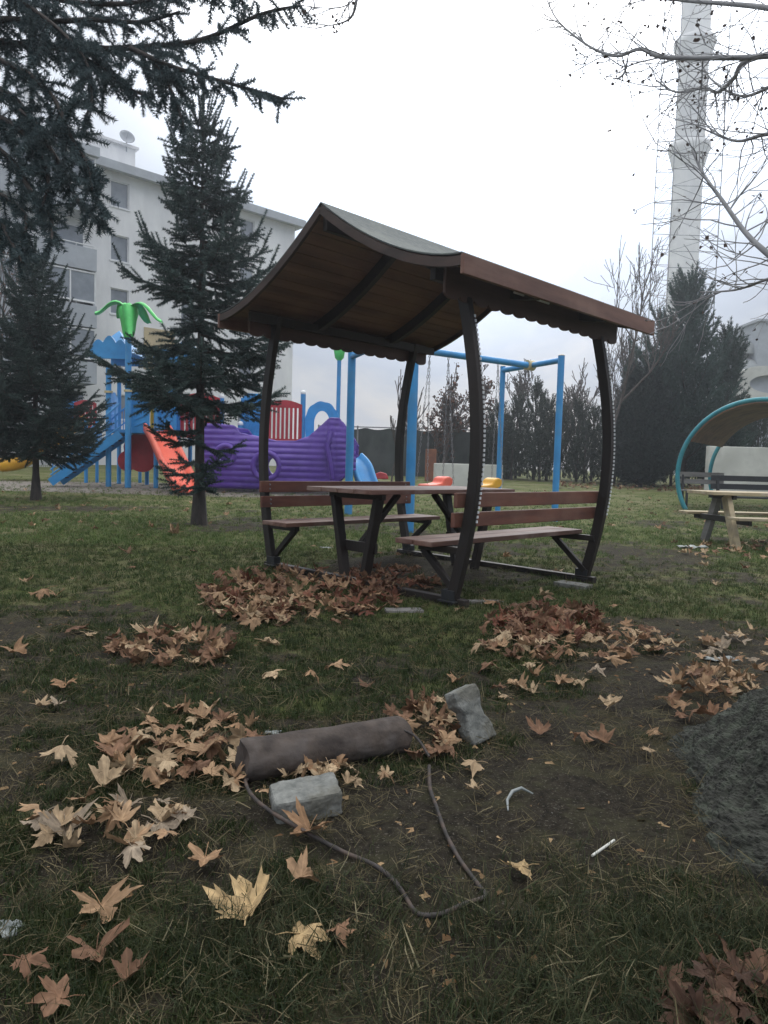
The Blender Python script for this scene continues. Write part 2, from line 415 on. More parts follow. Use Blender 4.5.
for i, s in ((0, -1), (rings, 1)):
    ring = vs[i*seg:(i+1)*seg]; ctr = sum(ring, Vector())/seg
    b = MB(); inner = [ctr+(p-ctr)*.5-d*s*.004 for p in ring]
    b.add(ring+inner+[ctr-d*s*.006], [(k, (k+1) % seg, seg+(k+1) % seg, seg+k) for k in range(seg)]+[(seg+k, seg+(k+1) % seg, 2*seg) for k in range(seg)], 0, False)
    b.build('cut_end', M_logend, lg)
def rough_block(name, label, g, size, rot, notch, m):
    # paving block with worn corners and (optionally) stepped flanks
    sx, sy, sz = size
    if notch: ol = [(-.5, -.5), (.5, -.5), (.5, -.22), (.36, -.08), (.36, .10), (.5, .24), (.5, .5), (-.5, .5), (-.5, .24), (-.36, .10), (-.36, -.08), (-.5, -.22)]
    else: ol = [(-.5, -.46), (-.3, -.5), (.46, -.5), (.5, -.40), (.5, .45), (.40, .5), (-.5, .5)]
    b = MB(); b.prism([(p*sx, q*sy) for p, q in ol], (0, 0, -sz/2), (1, 0, 0), (0, 1, 0), (0, 0, sz))
    o = b.build(name, m, bevel=.009)
    sb = o.modifiers.new('grid', 'SUBSURF'); sb.subdivision_type = 'SIMPLE'; sb.levels = 4; sb.render_levels = 4
    tx = bpy.data.textures.new('rough_concrete', 'CLOUDS'); tx.noise_scale = .035; tx.noise_depth = 4
    dm = o.modifiers.new('wear', 'DISPLACE'); dm.texture = tx; dm.strength = .014; dm.mid_level = .55
    o.rotation_euler = rot; o.location = g; return tag(o, label, 'concrete block')
g = G(302, 826); 
rough_block('paving_block', 'pale concrete block lying flat in front of the log', Vector((g.x, g.y+.085, g.z+.034)), (.19, .115, .078), (R_(6), R_(-5), R_(17)), False, M_conc)
g = G(472, 742)
rough_block('notched_paving_block', 'notched grey concrete block tilted upright at the right end of the log', Vector((g.x-.005, g.y+.045, g.z+.085)), (.105, .20, .085), (R_(66), R_(-14), R_(28)), True, M_conc)
# bent rod loop
pr_ = [(238, 768, .07), (243, 782, .03), (250, 803, .03), (268, 822, .035), (300, 840, .03), (342, 856, .012), (372, 868, .01), (392, 882, .008), (404, 897, .006), (417, 915, .004), (440, 917, .006), (465, 907, .008), (485, 899, .006), (477, 886, .006), (458, 860, .008), (445, 835, .01), (436, 812, .018), (430, 792, .012), (429, 772, .02)]
def curve_pts(lst, sub=5):
    ps = [G(x, y)+Vector((0, 0, z)) for x, y, z in lst]; out = []
    for i in range(len(ps)-1):
        p0 = ps[max(i-1, 0)]; p1 = ps[i]; p2 = ps[i+1]; p3 = ps[min(i+2, len(ps)-1)]
        for k in range(sub):
            t = k/sub
            out.append(.5*((2*p1)+(p2-p0)*t+(2*p0-5*p1+4*p2-p3)*t*t+(3*p1-p0-3*p2+p3)*t**3))
    return out+[ps[-1]]
cp = curve_pts(pr_)
rd = thing('bent_rod', 'thin dark bent rod looped on bare soil in front of the log', 'rod', cp[0])
MB().tube(cp, [.0058+.0012*noise.noise(p*30) for p in cp], 8).build('long_loop', M_cable, rd)
cp2 = curve_pts([(246, 787, .02), (262, 779, .05), (285, 771, .07), (315, 764, .08), (350, 760, .09), (385, 757, .10), (412, 757, .08), (429, 767, .035)])
MB().tube(cp2, .0048, 8).build('straight_side', M_cable, rd)
for i, (px, py, q) in enumerate(((240, 800, (222, 770)), (255, 790, (247, 812)))):
    pass
# ============================================================ LITTER
def scrap(name, label, px, py, w, h, seed, cat='litter', m=None, lift=.02):
    rnd = random.Random(seed); g = G(px, py); n = 9; vs = []; fs = []
    for i in range(n):
        for j in range(n):
            x = (i/(n-1)-.5)*w*(1+.25*math.sin(j*1.3+seed)); y = (j/(n-1)-.5)*h*(1+.3*math.cos(i*1.1+seed))
            z = lift*(.5+.9*noise.noise(Vector((i*.55+seed, j*.55, seed))))
            vs.append((x, y, z+.004)); 
    for i in range(n-1):
        for j in range(n-1): fs.append((i*n+j, (i+1)*n+j, (i+1)*n+j+1, i*n+j+1))
    o = MB().add(vs, fs, 0, True).build(name, m or M_plastic); o.location = g
    so = o.modifiers.new('thick', 'SOLIDIFY'); so.thickness = .0012
    return tag(o, label, cat)
scrap('plastic_bag', 'crumpled white plastic bag on the lawn in front of the pale picnic table', 693, 549, .34, .22, 3, lift=.05)
scrap('torn_wrapper', 'crumpled blue-white wrapper in the grass at the left edge of the photo', 4, 936, .055, .045, 5, lift=.025)
scrap('paper_scrap', 'small white scrap among the leaves left of the log', 273, 735, .05, .03, 8, lift=.015)
scrap('paper_scrap', 'pale flat scrap among leaves left of the tree root', 720, 661, .16, .07, 11, lift=.02)
scrap('paper_scrap', 'white scrap on the grass seen beneath the gazebo table', 325, 549, .12, .07, 14, lift=.03)
g = G(592, 858); g2 = G(614, 846)
tag(MB().tube([g+Vector((0, 0, .006)), g2+Vector((0, 0, .016))], .0034, 8).build('paper_stick', M_panel), 'small white paper stick on dark soil left of the tree root', 'litter')
pts = [G(508, 812)+Vector((0, 0, .004)), G(507, 804)+Vector((0, 0, .012)), G(512, 798)+Vector((0, 0, .02)), G(521, 795)+Vector((0, 0, .022)), G(533, 797)+Vector((0, 0, .01))]
tag(MB().tube(pts, [.002, .0045, .0055, .005, .002], 8).build('peel_strip', M_plastic), 'curled pale strip on soil right of the rod loop', 'litter')
# ============================================================ PLAYGROUND SET
PY = 20.0                                # distance of the play set
def W(px, py, Y=PY): return P(px, py, Y)
def gzp(x, y): return gz(x, y)
def X_at(px, Y): return P(px, 460, Y).x
def Z_at(px, py, Y): return P(px, py, Y).z
o_ = Vector((X_at(128, PY), PY, gz(0, PY)))
play = thing('play_tower', 'blue climbing tower with palm-shaped top, red slide, yellow slide and steep stairs', 'play structure', o_)
def vpost(px, ytop, Y, r=.055, m=None, cap=None, ybase=None, parent=None):
    x = X_at(px, Y); zt = Z_at(px, ytop, Y); zb = gz(x, Y)-.05
    o = MB().cyl((x, Y, zb), r, zt-zb, 14).build('post', m or M_blue, parent or play)
    if cap: MB().sphere((x, Y, zt), r*1.12, 8, 0, (1, 1, .8)).build('post_cap', M_cream, o_parent(o)) 
    return o
def o_parent(o): return o
# nearest face posts, then those behind
for px, yt, Y, r in ((108.5, 366, 19.9, .075), (128, 325, 19.7, .085), (119, 372, 21.4, .06), (147, 398, 21.4, .06), (156, 396, 19.9, .065), (178, 394, 20.4, .06),
                     (190, 400, 21.6, .06), (86, 420, 21.5, .055), (97, 418, 21.8, .05), (140, 400, 22.2, .05)):
    vpost(px, yt, Y, r)
# cream clamps
cl = MB()
for px, py, Y in ((128, 392, 19.7), (108.5, 393, 19.9), (178, 394, 20.4)):
    cl.cyl((X_at(px, Y), Y, Z_at(px, py, Y)), .115, .06, 14)
cl.build('clamp_rings', M_cream, play)
# deck
x0p, x1p = X_at(108, 20), X_at(180, 20); zd = Z_at(150, 432, 20)
MB().box(((x0p+x1p)/2, 20.9, zd), (x1p-x0p+.1, 1.9, .10)).build('deck', M_blue, play, bevel=.01)
# wavy roofs
def wavy_roof(pa, pb, py0, Y, depth):
    xa, xb = X_at(pa, Y), X_at(pb, Y); z = Z_at(pa, py0, Y); w = xb-xa
    n = 24; ol = [(0, 0)]
    for i in range(n+1):
        t = i/n; ol.append((w*t, .22+.16*abs(math.sin(t*math.pi*3))+.25*math.sin(math.pi*t)))
    ol.append((w, 0))
    b = MB().prism(ol, (xa, Y, z), (1, 0, 0), (0, 0, 1), (0, .08, 0)); b.prism(ol, (xa, Y+depth, z), (1, 0, 0), (0, 0, 1), (0, .08, 0))
    b.add([(xa, Y+.08, z+.22), (xb, Y+.08, z+.22), ((xa+xb)/2, Y+depth/2, z+.9), (xa, Y+depth, z+.22), (xb, Y+depth, z+.22)], [(0, 1, 2), (1, 4, 2), (4, 3, 2), (3, 0, 2), (0, 3, 4, 1)])
    return b.build('roof', M_blue2, play)
wavy_roof(90, 128, 358, 19.9, 1.5); wavy_roof(152, 203, 366, 20.0, 1.6)
# palm top
xc = X_at(128, 19.7); zc = Z_at(128, 325, 19.7)
pm = MB().lathe((xc, 19.7, zc-.35), [(.11, 0), (.15, .1), (.20, .40), (.27, .70), (.25, .82), (.01, .86)], 14).build('palm_top', M_green, play)
for k, (dx, dy, L_, dr) in enumerate(((-1, -.25, .86, .16), (1, -.2, 1.0, .34), (.45, -.9, .50, .75), (.5, .9, .75, .2), (-.6, .8, .75, .1))):
    d = Vector((dx, dy, 0)).normalized(); s = Vector((-d.y, d.x, 0)); vs = []; n = 8
    for i in range(n+1):
        t = i/n; c = Vector((xc, 19.7, zc+.42))+d*(L_*t)+Vector((0, 0, .22*math.sin(math.pi*min(1, t*1.2))-dr*t*t)); w = .15*1.3*math.sin(math.pi*min(.95, .15+t*.82))**.45
        vs += [c-s*w-Vector((0, 0, .05)), c+Vector((0, 0, .03)), c+s*w-Vector((0, 0, .05)), c-Vector((0, 0, .03))]
    fs = []
    for i in range(n):
        for q in range(4): fs.append((4*i+q, 4*i+(q+1) % 4, 4*i+4+(q+1) % 4, 4*i+4+q))
    fs += [(0, 1, 2, 3), (4*n+3, 4*n+2, 4*n+1, 4*n)]
    MB().add(vs, fs, 0, True).build('palm_frond', M_green, pm)
# panels
def panel_plane(pa, pb, yt, yb, Ya, Yb=None, m=None, name='panel', style='arch', parent=None, n=8, th=.05):
    Yb = Yb or Ya; A = Vector((X_at(pa, Ya), Ya, 0)); B = Vector((X_at(pb, Yb), Yb, 0)); zt = Z_at((pa+pb)/2, yt, (Ya+Yb)/2); zb = Z_at((pa+pb)/2, yb, (Ya+Yb)/2)
    U = B-A; w = U.length; U.normalize(); T = Vector((0, 0, 1)).cross(U).normalized()*th; A.z = zb; h = zt-zb; b = MB()
    if style == 'bars':                  # slotted panel with arched head
        b.prism([(0, 0), (w, 0), (w, .1*h), (0, .1*h)], A, U, (0, 0, 1), T)
        ol = [(0, .82*h), (w, .82*h)]+[(w*(1-i/12), h*(.9+.1*math.sin(math.pi*i/12))) for i in range(13)]
        b.prism(ol, A, U, (0, 0, 1), T)
        for i in range(n):
            c = w*(i+.5)/n; b.prism([(c-w*.30/n, .1*h), (c+w*.30/n, .1*h), (c+w*.30/n, .82*h), (c-w*.30/n, .82*h)], A, U, (0, 0, 1), T)
        b.prism([(0, .1*h), (w*.03, .1*h), (w*.03, .82*h), (0, .82*h)], A, U, (0, 0, 1), T*1.1); b.prism([(w*.97, .1*h), (w, .1*h), (w, .82*h), (w*.97, .82*h)], A, U, (0, 0, 1), T*1.1)
    elif style == 'hatch':
        b.prism([(0, 0), (w, 0), (w, .08*h), (0, .08*h)], A, U, (0, 0, 1), T); b.prism([(0, .9*h), (w, .9*h), (w*.8, h*1.06), (w*.2, h*1.06)], A, U, (0, 0, 1), T)
        b.prism([(0, .08*h), (.07*w, .08*h), (.07*w, .9*h), (0, .9*h)], A, U, (0, 0, 1), T); b.prism([(.93*w, .08*h), (w, .08*h), (w, .9*h), (.93*w, .9*h)], A, U, (0, 0, 1), T)
        for i in range(-4, 9):
            a0 = (i/8)*w
            p = [(a0, .08*h), (a0+w*.06, .08*h), (a0+w*.56, .9*h), (a0+w*.50, .9*h)]
            p = [(min(max(q, .06*w), .94*w), z) for q, z in p]
            if p[2][0]-p[3][0] > .001 or p[1][0]-p[0][0] > .001: b.prism(p, A+T*.2, U, (0, 0, 1), T*.6)
        b.prism([(0, 0), (w, 0), (w, .95*h), (0, .95*h)], A+T*.55, U, (0, 0, 1), T*.1)
    elif style == 'arch':                # scalloped arch with opening
        k = 22; out = []; inn = []
        for i in range(k+1):
            t = math.pi*i/k; rr = 1+.05*abs(math.sin(t*4.5))
            out.append((w/2+w/2*rr*math.cos(t), h*.55+h*.45*rr*math.sin(t))); inn.append((w/2+w*.24*math.cos(t), h*.48+h*.30*math.sin(t)))
        vs = []; 
        for q in (0, 1):
            for p in [(w, 0)]+out+[(0, 0)]: vs.append(A+U*p[0]+Vector((0, 0, p[1]))+T*q)
            for p in [(w*.74, 0.18*h)]+inn+[(w*.26, 0.18*h)]: vs.append(A+U*p[0]+Vector((0, 0, p[1]))+T*q)
        m_ = k+3; o2 = 2*m_; fs = []
        for i in range(m_-1):
            fs += [(i, i+1, m_+i+1, m_+i), (o2+i, o2+m_+i, o2+m_+i+1, o2+i+1), (i, o2+i, o2+i+1, i+1), (m_+i, m_+i+1, o2+m_+i+1, o2+m_+i)]
        fs += [(0, m_, 2*m_-1, m_-1), (o2, o2+m_-1, o2+2*m_-1, o2+m_)]
        b.add(vs, fs)
    else:                                # solid moulded panel with grooves
        ol = [(0, 0), (w, 0), (w, .86*h)]+[(w*(1-i/12), h*(.88+.12*math.sin(math.pi*i/12)+.02*math.sin(i*2))) for i in range(13)]
        b.prism(ol, A, U, (0, 0, 1), T)
        for i in range(5): b.beam(A+U*(w*.2)-T*.15+Vector((0, 0, h*(.14+.14*i))), A+U*(w*.8)-T*.15+Vector((0, 0, h*(.24+.14*i))), .03, .04)
    return b.build(name, m, parent or play, bevel=.006 if style == 'solid' else 0)
panel_plane(131, 149, 385, 433, 19.9, None, M_blue2, 'side_panel', 'solid')
panel_plane(158, 176, 385, 430, 20.0, None, M_blue2, 'side_panel', 'solid')
panel_plane(109, 118, 392, 433, 20.0, 21.0, M_blue2, 'side_panel', 'solid')
panel_plane(180, 219, 393, 438, 20.3, None, M_red, 'railing_panel', 'bars', n=9)
panel_plane(150, 158, 400, 434, 21.6, None, M_yellow, 'rear_panel', 'solid')
panel_plane(74, 96, 400, 430, 22.3, None, M_red, 'railing_panel', 'bars', n=6)
panel_plane(60, 80, 398, 430, 22.4, None, M_blue2, 'rear_panel', 'solid')
# bridge deck behind slide to ship
MB().box(((X_at(180, 20.6)+X_at(220, 20.6))/2, 20.75, zd), (X_at(220, 20.6)-X_at(180, 20.6), .9, .08)).build('bridge_deck', M_blue, play)
# red slide
def slide(name, m, pts, width, wall, parent):
    # pts: centre line; channel section swept
    pts = [Vector(p) for p in pts]; out = []
    for i in range(len(pts)-1):
        p0 = pts[max(i-1, 0)]; p1 = pts[i]; p2 = pts[i+1]; p3 = pts[min(i+2, len(pts)-1)]
        for k in range(6):
            t = k/6; out.append(.5*((2*p1)+(p2-p0)*t+(2*p0-5*p1+4*p2-p3)*t*t+(3*p1-p0-3*p2+p3)*t**3))
    out.append(pts[-1]); n = len(out)
    prof = [(-.5, 0), (-.5, 1), (-.44, 1.12), (-.36, 1), (-.33, .3), (-.22, .06), (0, 0), (.22, .06), (.33, .3), (.36, 1), (.44, 1.12), (.5, 1), (.5, 0), (.2, -.18), (-.2, -.18)]
    vs = []; k = len(prof)
    for i, p in enumerate(out):
        d = (out[min(i+1, n-1)]-out[max(i-1, 0)]).normalized(); sd = d.cross(Vector((0, 0, 1))).normalized(); u_ = sd.cross(d).normalized()
        for a_, b_ in prof: vs.append(p+sd*(a_*width)+u_*(b_*wall))
    fs = []
    for i in range(n-1):
        for q in range(k): q2 = (q+1) % k; fs.append((i*k+q, i*k+q2, (i+1)*k+q2, (i+1)*k+q))
    fs += [tuple(range(k-1, -1, -1)), tuple((n-1)*k+q for q in range(k))]
    return MB().add(vs, fs, 0, True).build(name, m, parent)
zs = Z_at(156, 430, 19.7)
slide('slide', M_orange, [(X_at(156, 19.9), 19.95, zs-.02), (X_at(158, 19.5), 19.5, zs-.10), (X_at(166, 19), 19.0, zs-.55), (X_at(174, 18.5), 18.5, zs-1.0), (X_at(181, 18.1), 18.1, zs-1.34), (X_at(187, 17.75), 17.75, gz(0, 17.8)+.10), (X_at(192, 17.4), 17.4, gz(0, 17.4)+.10)], .72, .19, play)
# yellow slide, rear left
slide('slide', M_yellow, [(X_at(88, 22.6), 22.7, Z_at(88, 425, 22.6)), (X_at(66, 22.4), 22.4, Z_at(66, 436, 22.4)), (X_at(45, 22.1), 22.1, Z_at(45, 454, 22.1)), (X_at(22, 21.9), 21.9, gz(0, 22)+.42), (X_at(4, 21.8), 21.8, gz(0, 22)+.30)], .95, .30, play)
# stairs
A = Vector((X_at(121, 19.8), 19.75, Z_at(121, 434, 19.8))); B = Vector((X_at(52, 19.2), 19.1, gz(0, 19.2)+.12)); sv = Vector((0, .62, 0))
st = MB()
for q in (0, 1): st.beam(A+sv*q, B+sv*q, .04, .22)
stair = st.build('stair_stringers', M_blue, play)
for i in range(9):
    p = B.lerp(A, (i+.5)/9); MB().box(p+sv*.5+Vector((0, 0, .05)), (.26, .56, .03)).build('tread', M_black, stair)
for q in (0, 1):
    h1 = MB(); up = Vector((0, 0, 1))
    h1.tube([B+sv*q+up*.20, A+sv*q+up*.20], .022, 8); h1.tube([B+sv*q+up*.55+Vector((.1, 0, .05)), A+sv*q+up*.85], .024, 8); h1.tube([B+sv*q+up*.34, A+sv*q+up*.42], .02, 8)
    for i in range(9): p = B.lerp(A, (i+.3)/9)+sv*q; h1.tube([p+up*.10, p+up*(.55+.3*(i+.3)/9)], .014, 6)
    h1.build('handrail', M_blue, play)
# red round climbing panel below the deck
ctr = W(142, 452, 20.6); b = MB(); vs = []
ol = [(.52*math.cos(t)*(1+.1*math.sin(3*t)), .58*math.sin(t)) for t in [2*math.pi*i/24 for i in range(24)]]
b.prism(ol, ctr, (1, 0, 0), (0, 0, 1), (0, .06, 0)).build('crawl_panel', M_red, play)
ctr = W(127, 461, 21); ol = [(.28*math.cos(t), .30*math.sin(t)) for t in [2*math.pi*i/20 for i in range(20)]]
MB().prism(ol, ctr, (1, 0, 0), (0, 0, 1), (0, .06, 0)).build('crawl_panel', M_red, play)

# ============================================================ PLAY SHIP
SYv = 19.0
ship = thing('play_ship', 'purple pirate-ship climbing hull with round portholes beside the blue tower', 'play structure', (X_at(275, SYv), SYv, gz(0, SYv)))
xa, xb = X_at(198, SYv), X_at(356, SYv)
def shz(t):                              # top edge height along the hull (px profile)
    P_ = [(0, 424), (.12, 424), (.24, 426), (.27, 433), (.5, 441), (.62, 441), (.70, 437), (.77, 427), (.83, 418), (.89, 418), (.93, 428), (.97, 436), (1, 444)]
    for (a0, b0), (a1, b1) in zip(P_, P_[1:]):
        if t <= a1: return b0+(b1-b0)*(t-a0)/(a1-a0)
    return 444
def hull(yoff, face):
    nx = 90; nz = 40; vs = []; idx = {}; V = []; F = []
    holes = ((268, 466, 15), (228, 455, 11))
    zb_ = gz(0, SYv)+.12
    for i in range(nx+1):
        t = i/nx; px = 198+158*t; x = X_at(px, SYv); zt = Z_at(px, shz(t), SYv)
        # the keel rises to the bow
        zlow = zb_+.55*smooth(.80, 1.0, t)
        for j in range(nz+1):
            s = j/nz; z = zlow+(zt-zlow)*s
            nrib = (z-zb_)/.155
            bulge = .30*math.sin(math.pi*min(1, .25+.6*s))*math.sin(math.pi*(.12+.85*t))**.6+.035*abs(math.sin(math.pi*nrib))
            if abs(t-.845) < .018: bulge += .05
            V.append(Vector((x, SYv+yoff-face*bulge, z)))
    for i in range(nx):
        for j in range(nz):
            c = (V[i*(nz+1)+j]+V[(i+1)*(nz+1)+j+1])/2; pp = proj((c.x, SYv, c.z)); skip = False
            for hx, hy, hr in holes:
                if math.hypot(pp[0]-hx, pp[1]-hy) < hr-3: skip = True
            if not skip: F.append((i*(nz+1)+j, (i+1)*(nz+1)+j, (i+1)*(nz+1)+j+1, i*(nz+1)+j+1))
    b = MB(); b.add(V, F, 0, True); o = b.build('hull_side', M_purple, ship)
    so = o.modifiers.new('thick', 'SOLIDIFY'); so.thickness = .05; so.offset = 0
    for hx, hy, hr in holes:
        c = P(hx, hy, SYv); c.y = SYv+yoff-face*.30; rr = (hr-2)*SYv/FOC
        pts = [c+Vector((rr*math.cos(k*math.pi/12), 0, rr*math.sin(k*math.pi/12))) for k in range(25)]
        MB().tube(pts, .075, 8, False).build('porthole_ring', M_purple, o)
hull(0, 1); hull(1.5, -1)
c = W(333, 426, SYv)
MB().tube([c+Vector((-.02, .0, .02)), c+Vector((-.02, 1.5, .02))], .20, 16).build('prow_roll', M_purple, ship)
pts = [W(332, 432, SYv)+Vector((0, -.25, 0)), W(328, 446, SYv)+Vector((0, -.34, 0)), W(331, 462, SYv)+Vector((0, -.36, 0)), W(333, 478, SYv)+Vector((0, -.3, 0))]
MB().tube(pts, [.07, .06, .06, .05], 8).build('bow_trim', M_purple, ship)
# deck and railing behind the hull
MB().box(((xa+X_at(325, 19.7))/2, 19.75, Z_at(250, 452, 19.7)), (X_at(325, 19.7)-xa, 1.3, .06)).build('ship_deck', M_blue, ship)
panel_plane(240, 265, 396, 438, 20.9, None, M_blue2, 'railing_panel', 'hatch', ship)
panel_plane(267, 301, 400, 443, 20.8, None, M_red, 'railing_panel', 'bars', ship, n=8)
panel_plane(305, 337, 402, 442, 20.8, None, M_blue2, 'arch_panel', 'arch', ship)
for px, yt in ((221, 397), (240, 424), (215, 424), (302, 393)):
    x = X_at(px, 20.9); zt = Z_at(px, yt, 20.9); zb = gz(x, 20.9)
    o = MB().cyl((x, 20.9, zb), .075, zt-zb, 12).build('post', M_blue, ship); MB().sphere((x, 20.9, zt), .085, 8).build('post_cap', M_white, o)
x = X_at(337, 21.2)
o = MB().cyl((x, 21.2, gz(x, 21.2)), .06, Z_at(337, 355, 21.2)-gz(x, 21.2), 12).build('tall_post', M_blue, ship)
MB().lathe((x, 21.2, Z_at(337, 362, 21.2)), [(.02, 0), (.13, .12), (.17, .35), (.15, .5), (.01, .56)], 12).build('post_finial', M_green, o)
slide('slide', M_blue, [(X_at(352, 19.8), 20.2, Z_at(352, 458, 20)), (X_at(360, 19.6), 19.9, Z_at(360, 467, 19.8)), (X_at(368, 19.4), 19.5, gz(0, 19.5)+.22), (X_at(377, 19.2), 19.2, gz(0, 19.2)+.16)], .6, .16, ship)

# ============================================================ SWING SET
sw = thing('swing_set', 'blue tubular swing frame standing behind the gazebo', 'swing set', (X_at(460, 12.8), 12.8, gz(0, 12.8)))
def pt(px, py, Y): return P(px, py, Y)
NA = Vector((X_at(557, 13.3), 13.3, 0)); FA = Vector((X_at(499.5, 14.9), 14.9, 0)); NB = Vector((X_at(411, 10.66), 10.66, 0)); FB = Vector((X_at(349.5, 13.6), 13.6, 0))
ZT = 3.02
for q, r in ((NA, .062), (FA, .055), (NB, .072), (FB, .075)):
    top = ZT+.08; o = MB().cyl((q.x, q.y, gz(q.x, q.y)-.05), r, top-gz(q.x, q.y)+.05, 16).build('post', M_blue, sw)
    MB().sphere((q.x, q.y, top), r*1.02, 8, 0, (1, 1, .35)).build('post_cap', M_cream, o)
up = Vector((0, 0, 1))
for p, q in ((NA, FA), (NB, FB)): MB().tube([p+up*ZT, q+up*ZT], .055, 14).build('crossbar', M_blue, sw)
mA = (NA+FA)/2+up*ZT; mB = (NB+FB)/2+up*ZT
MB().tube([mB, mA], .062, 16).build('top_beam', M_blue, sw)
dd = (mA-mB).normalized()
for m_ in (mA, mB): MB().tube([m_-dd*.10, m_+dd*.07], .10, 16).build('beam_clamp', M_cream, sw)
def chain(b, a, c):
    n = int((c-a).length/.06)
    d = (c-a).normalized(); s = d.cross(Vector((1, 0, 0))).normalized(); s2 = d.cross(s)
    for i in range(n):
        p = a.lerp(c, (i+.5)/n); w = s if i % 2 else s2
        b.tube([p-d*.036+w*.0, p-d*.02+w*.012, p+d*.02+w*.012, p+d*.036, p+d*.02-w*.012, p-d*.02-w*.012, p-d*.036], .0045, 4, False)
for f, pc, m, lab in ((.30, (428, 485), M_orange, 'red bucket swing seat'), (.66, (480, 485), M_yellow, 'yellow bucket swing seat')):
    pass
def seat(pxc, pyc, t1, m, label, flip):
    hub = mB.lerp(mA, t1); Y = hub.y; c = Vector((hub.x, Y, Z_at(pxc, pyc, Y)))
    ol = [(a_*.8, b_*.8) for a_, b_ in [(-.34, .02), (-.34, -.05), (-.1, -.07), (.12, -.08), (.30, -.02), (.36, .06), (.34, .17), (.24, .21), (.12, .17), (.06, .06), (-.1, .03)]]
    if flip: ol = [(-a_, b_) for a_, b_ in ol][::-1]
    d2 = Vector((dd.x, dd.y, 0)).normalized(); n2 = Vector((-d2.y, d2.x, 0))
    s = MB().prism(ol, c-n2*.17, d2, up, n2*.34).build('swing_seat', m, sw, bevel=.03); s['label'] = label
    for sx in (-.30, .30):
        for sy in (-1, 1): b = MB(); b_top = hub+d2*sx*.7+up*(-.05); chain(b, b_top, c+d2*sx+n2*(.16*sy)+up*.03); b.build('chain', M_chain, s)
    return s
seat(432, 485, .36, M_orange, 'red plastic swing seat hanging on chains from the blue frame', False)
seat(481, 486, .70, M_yellow, 'yellow plastic swing seat hanging on chains from the blue frame', False)

# ============================================================ TEAL SHELTER, RIGHT
H1 = Vector((P(758, 470, 16.4).x, 16.4, 0)); H2 = Vector((P(779, 470, 19.6).x, 19.6, 0)); RR = 1.75
ax = (H2-H1); al = ax.length; ax.normalize(); sd = Vector((-ax.y, ax.x, 0))*-1
z1 = gz(H1.x, H1.y)
sh = thing('arched_shelter', 'round teal pipe shelter with slatted barrel roof at the right edge', 'shelter', (H1+H2)/2+up*z1, 0)
CZ = z1+.88
def hp(base, t, r=RR): return Vector((base.x, base.y, CZ))+sd*(r*math.cos(t))+up*(r*math.sin(t))
t0 = -math.asin(.88/RR)
for Hh in (H1, H2):
    pts = [hp(Hh, t0+(math.pi-2*t0)*i/60) for i in range(61)]
    MB().tube(pts, .055, 12).build('hoop', M_teal, sh)
n = 22
for i in range(n):
    t = R_(28)+R_(124)*(i+.5)/n; a = hp(H1-ax*.05, t, RR-.075); c = hp(H2+ax*.05, t, RR-.075)
    nrm = (sd*math.cos(t)+up*math.sin(t)); MB().beam(a, c, .162, .022, nrm).build('roof_slat', M_greywood if 0 else M_board, sh)
# benches inside
def simple_bench(name, label, ctr, d, L_, m, legm, back=True):
    d = d.normalized(); n_ = Vector((-d.y, d.x, 0)); c = Vector(ctr); t = thing(name, label, 'bench', c)
    for k in (-1, 0, 1): MB().beam(c-d*L_/2+n_*.13*k+up*.44, c+d*L_/2+n_*.13*k+up*.44, .115, .035).build('seat_slat', m, t, bevel=.004)
    if back:
        for z in (.66, .84): MB().beam(c-d*L_/2+n_*.27+up*z, c+d*L_/2+n_*.27+up*z, .03, .12, up).build('backrest_slat', m, t, bevel=.004)
    for s in (-1, 1):
        b = c+d*s*(L_/2-.15); MB().beam(b-n_*.16, b-n_*.16+up*.42, .05, .05, d).build('leg', legm, t); MB().beam(b+n_*.16, b+n_*.29+up*.9, .05, .05, d).build('leg', legm, t)
    return t
c = P(716, 487, 17.5); simple_bench('slatted_bench', 'weathered grey slatted bench half hidden inside the teal hoop', (P(703, 487, 17.8).x, 17.8, gz(0, 17.8)), Vector((1, -.12, 0)), 1.15, M_greywood, M_black)
simple_bench('slatted_bench', 'black bench with two-slat back under the teal shelter behind the pale table', (P(765, 487, 15.2).x, 15.2, gz(0, 15.2)), Vector((1, .05, 0)), 2.1, M_black, M_black)
# pale picnic table with attached benches
d = Vector((1, .06, 0)).normalized(); n_ = Vector((-d.y, d.x, 0)); c0 = Vector((P(706, 500, 9.9).x, 9.9, 0)); c = c0+d*.85
c.z = gz(c.x, c.y)
pt_ = thing('picnic_table', 'pale bare-wood picnic table with attached benches on the right lawn', 'table', c)
for k in range(4): MB().beam(c-d*.95+n_*(-.28+.187*k)+up*.735, c+d*.95+n_*(-.28+.187*k)+up*.735, .175, .045).build('tabletop_plank', M_pale, pt_, bevel=.005)
for s in (-1, 1):
    for k in (0, 1): MB().beam(c-d*.84+n_*s*(.60+.15*k)+up*.42, c+d*1.02+n_*s*(.60+.15*k)+up*.42, .14, .036).build('bench_plank', M_pale, pt_, bevel=.005)
    x = s*.62
    MB().beam(c+d*x-n_*.72+up*.375, c+d*x+n_*.72+up*.375, .05, .08).build('bench_bearer', M_post, pt_, bevel=.004)
    MB().beam(c+d*x-n_*.33+up*.69, c+d*x+n_*.33+up*.69, .05, .07).build('top_bearer', M_post, pt_, bevel=.004)
    for q in (-1, 1): MB().beam(c+d*(x+.052*q)+n_*q*.52, c+d*(x+.052*q)+n_*q*.2+up*.70, .07, .14, n_).build('leg', M_pale if q < 0 else M_greywood, pt_, bevel=.005)
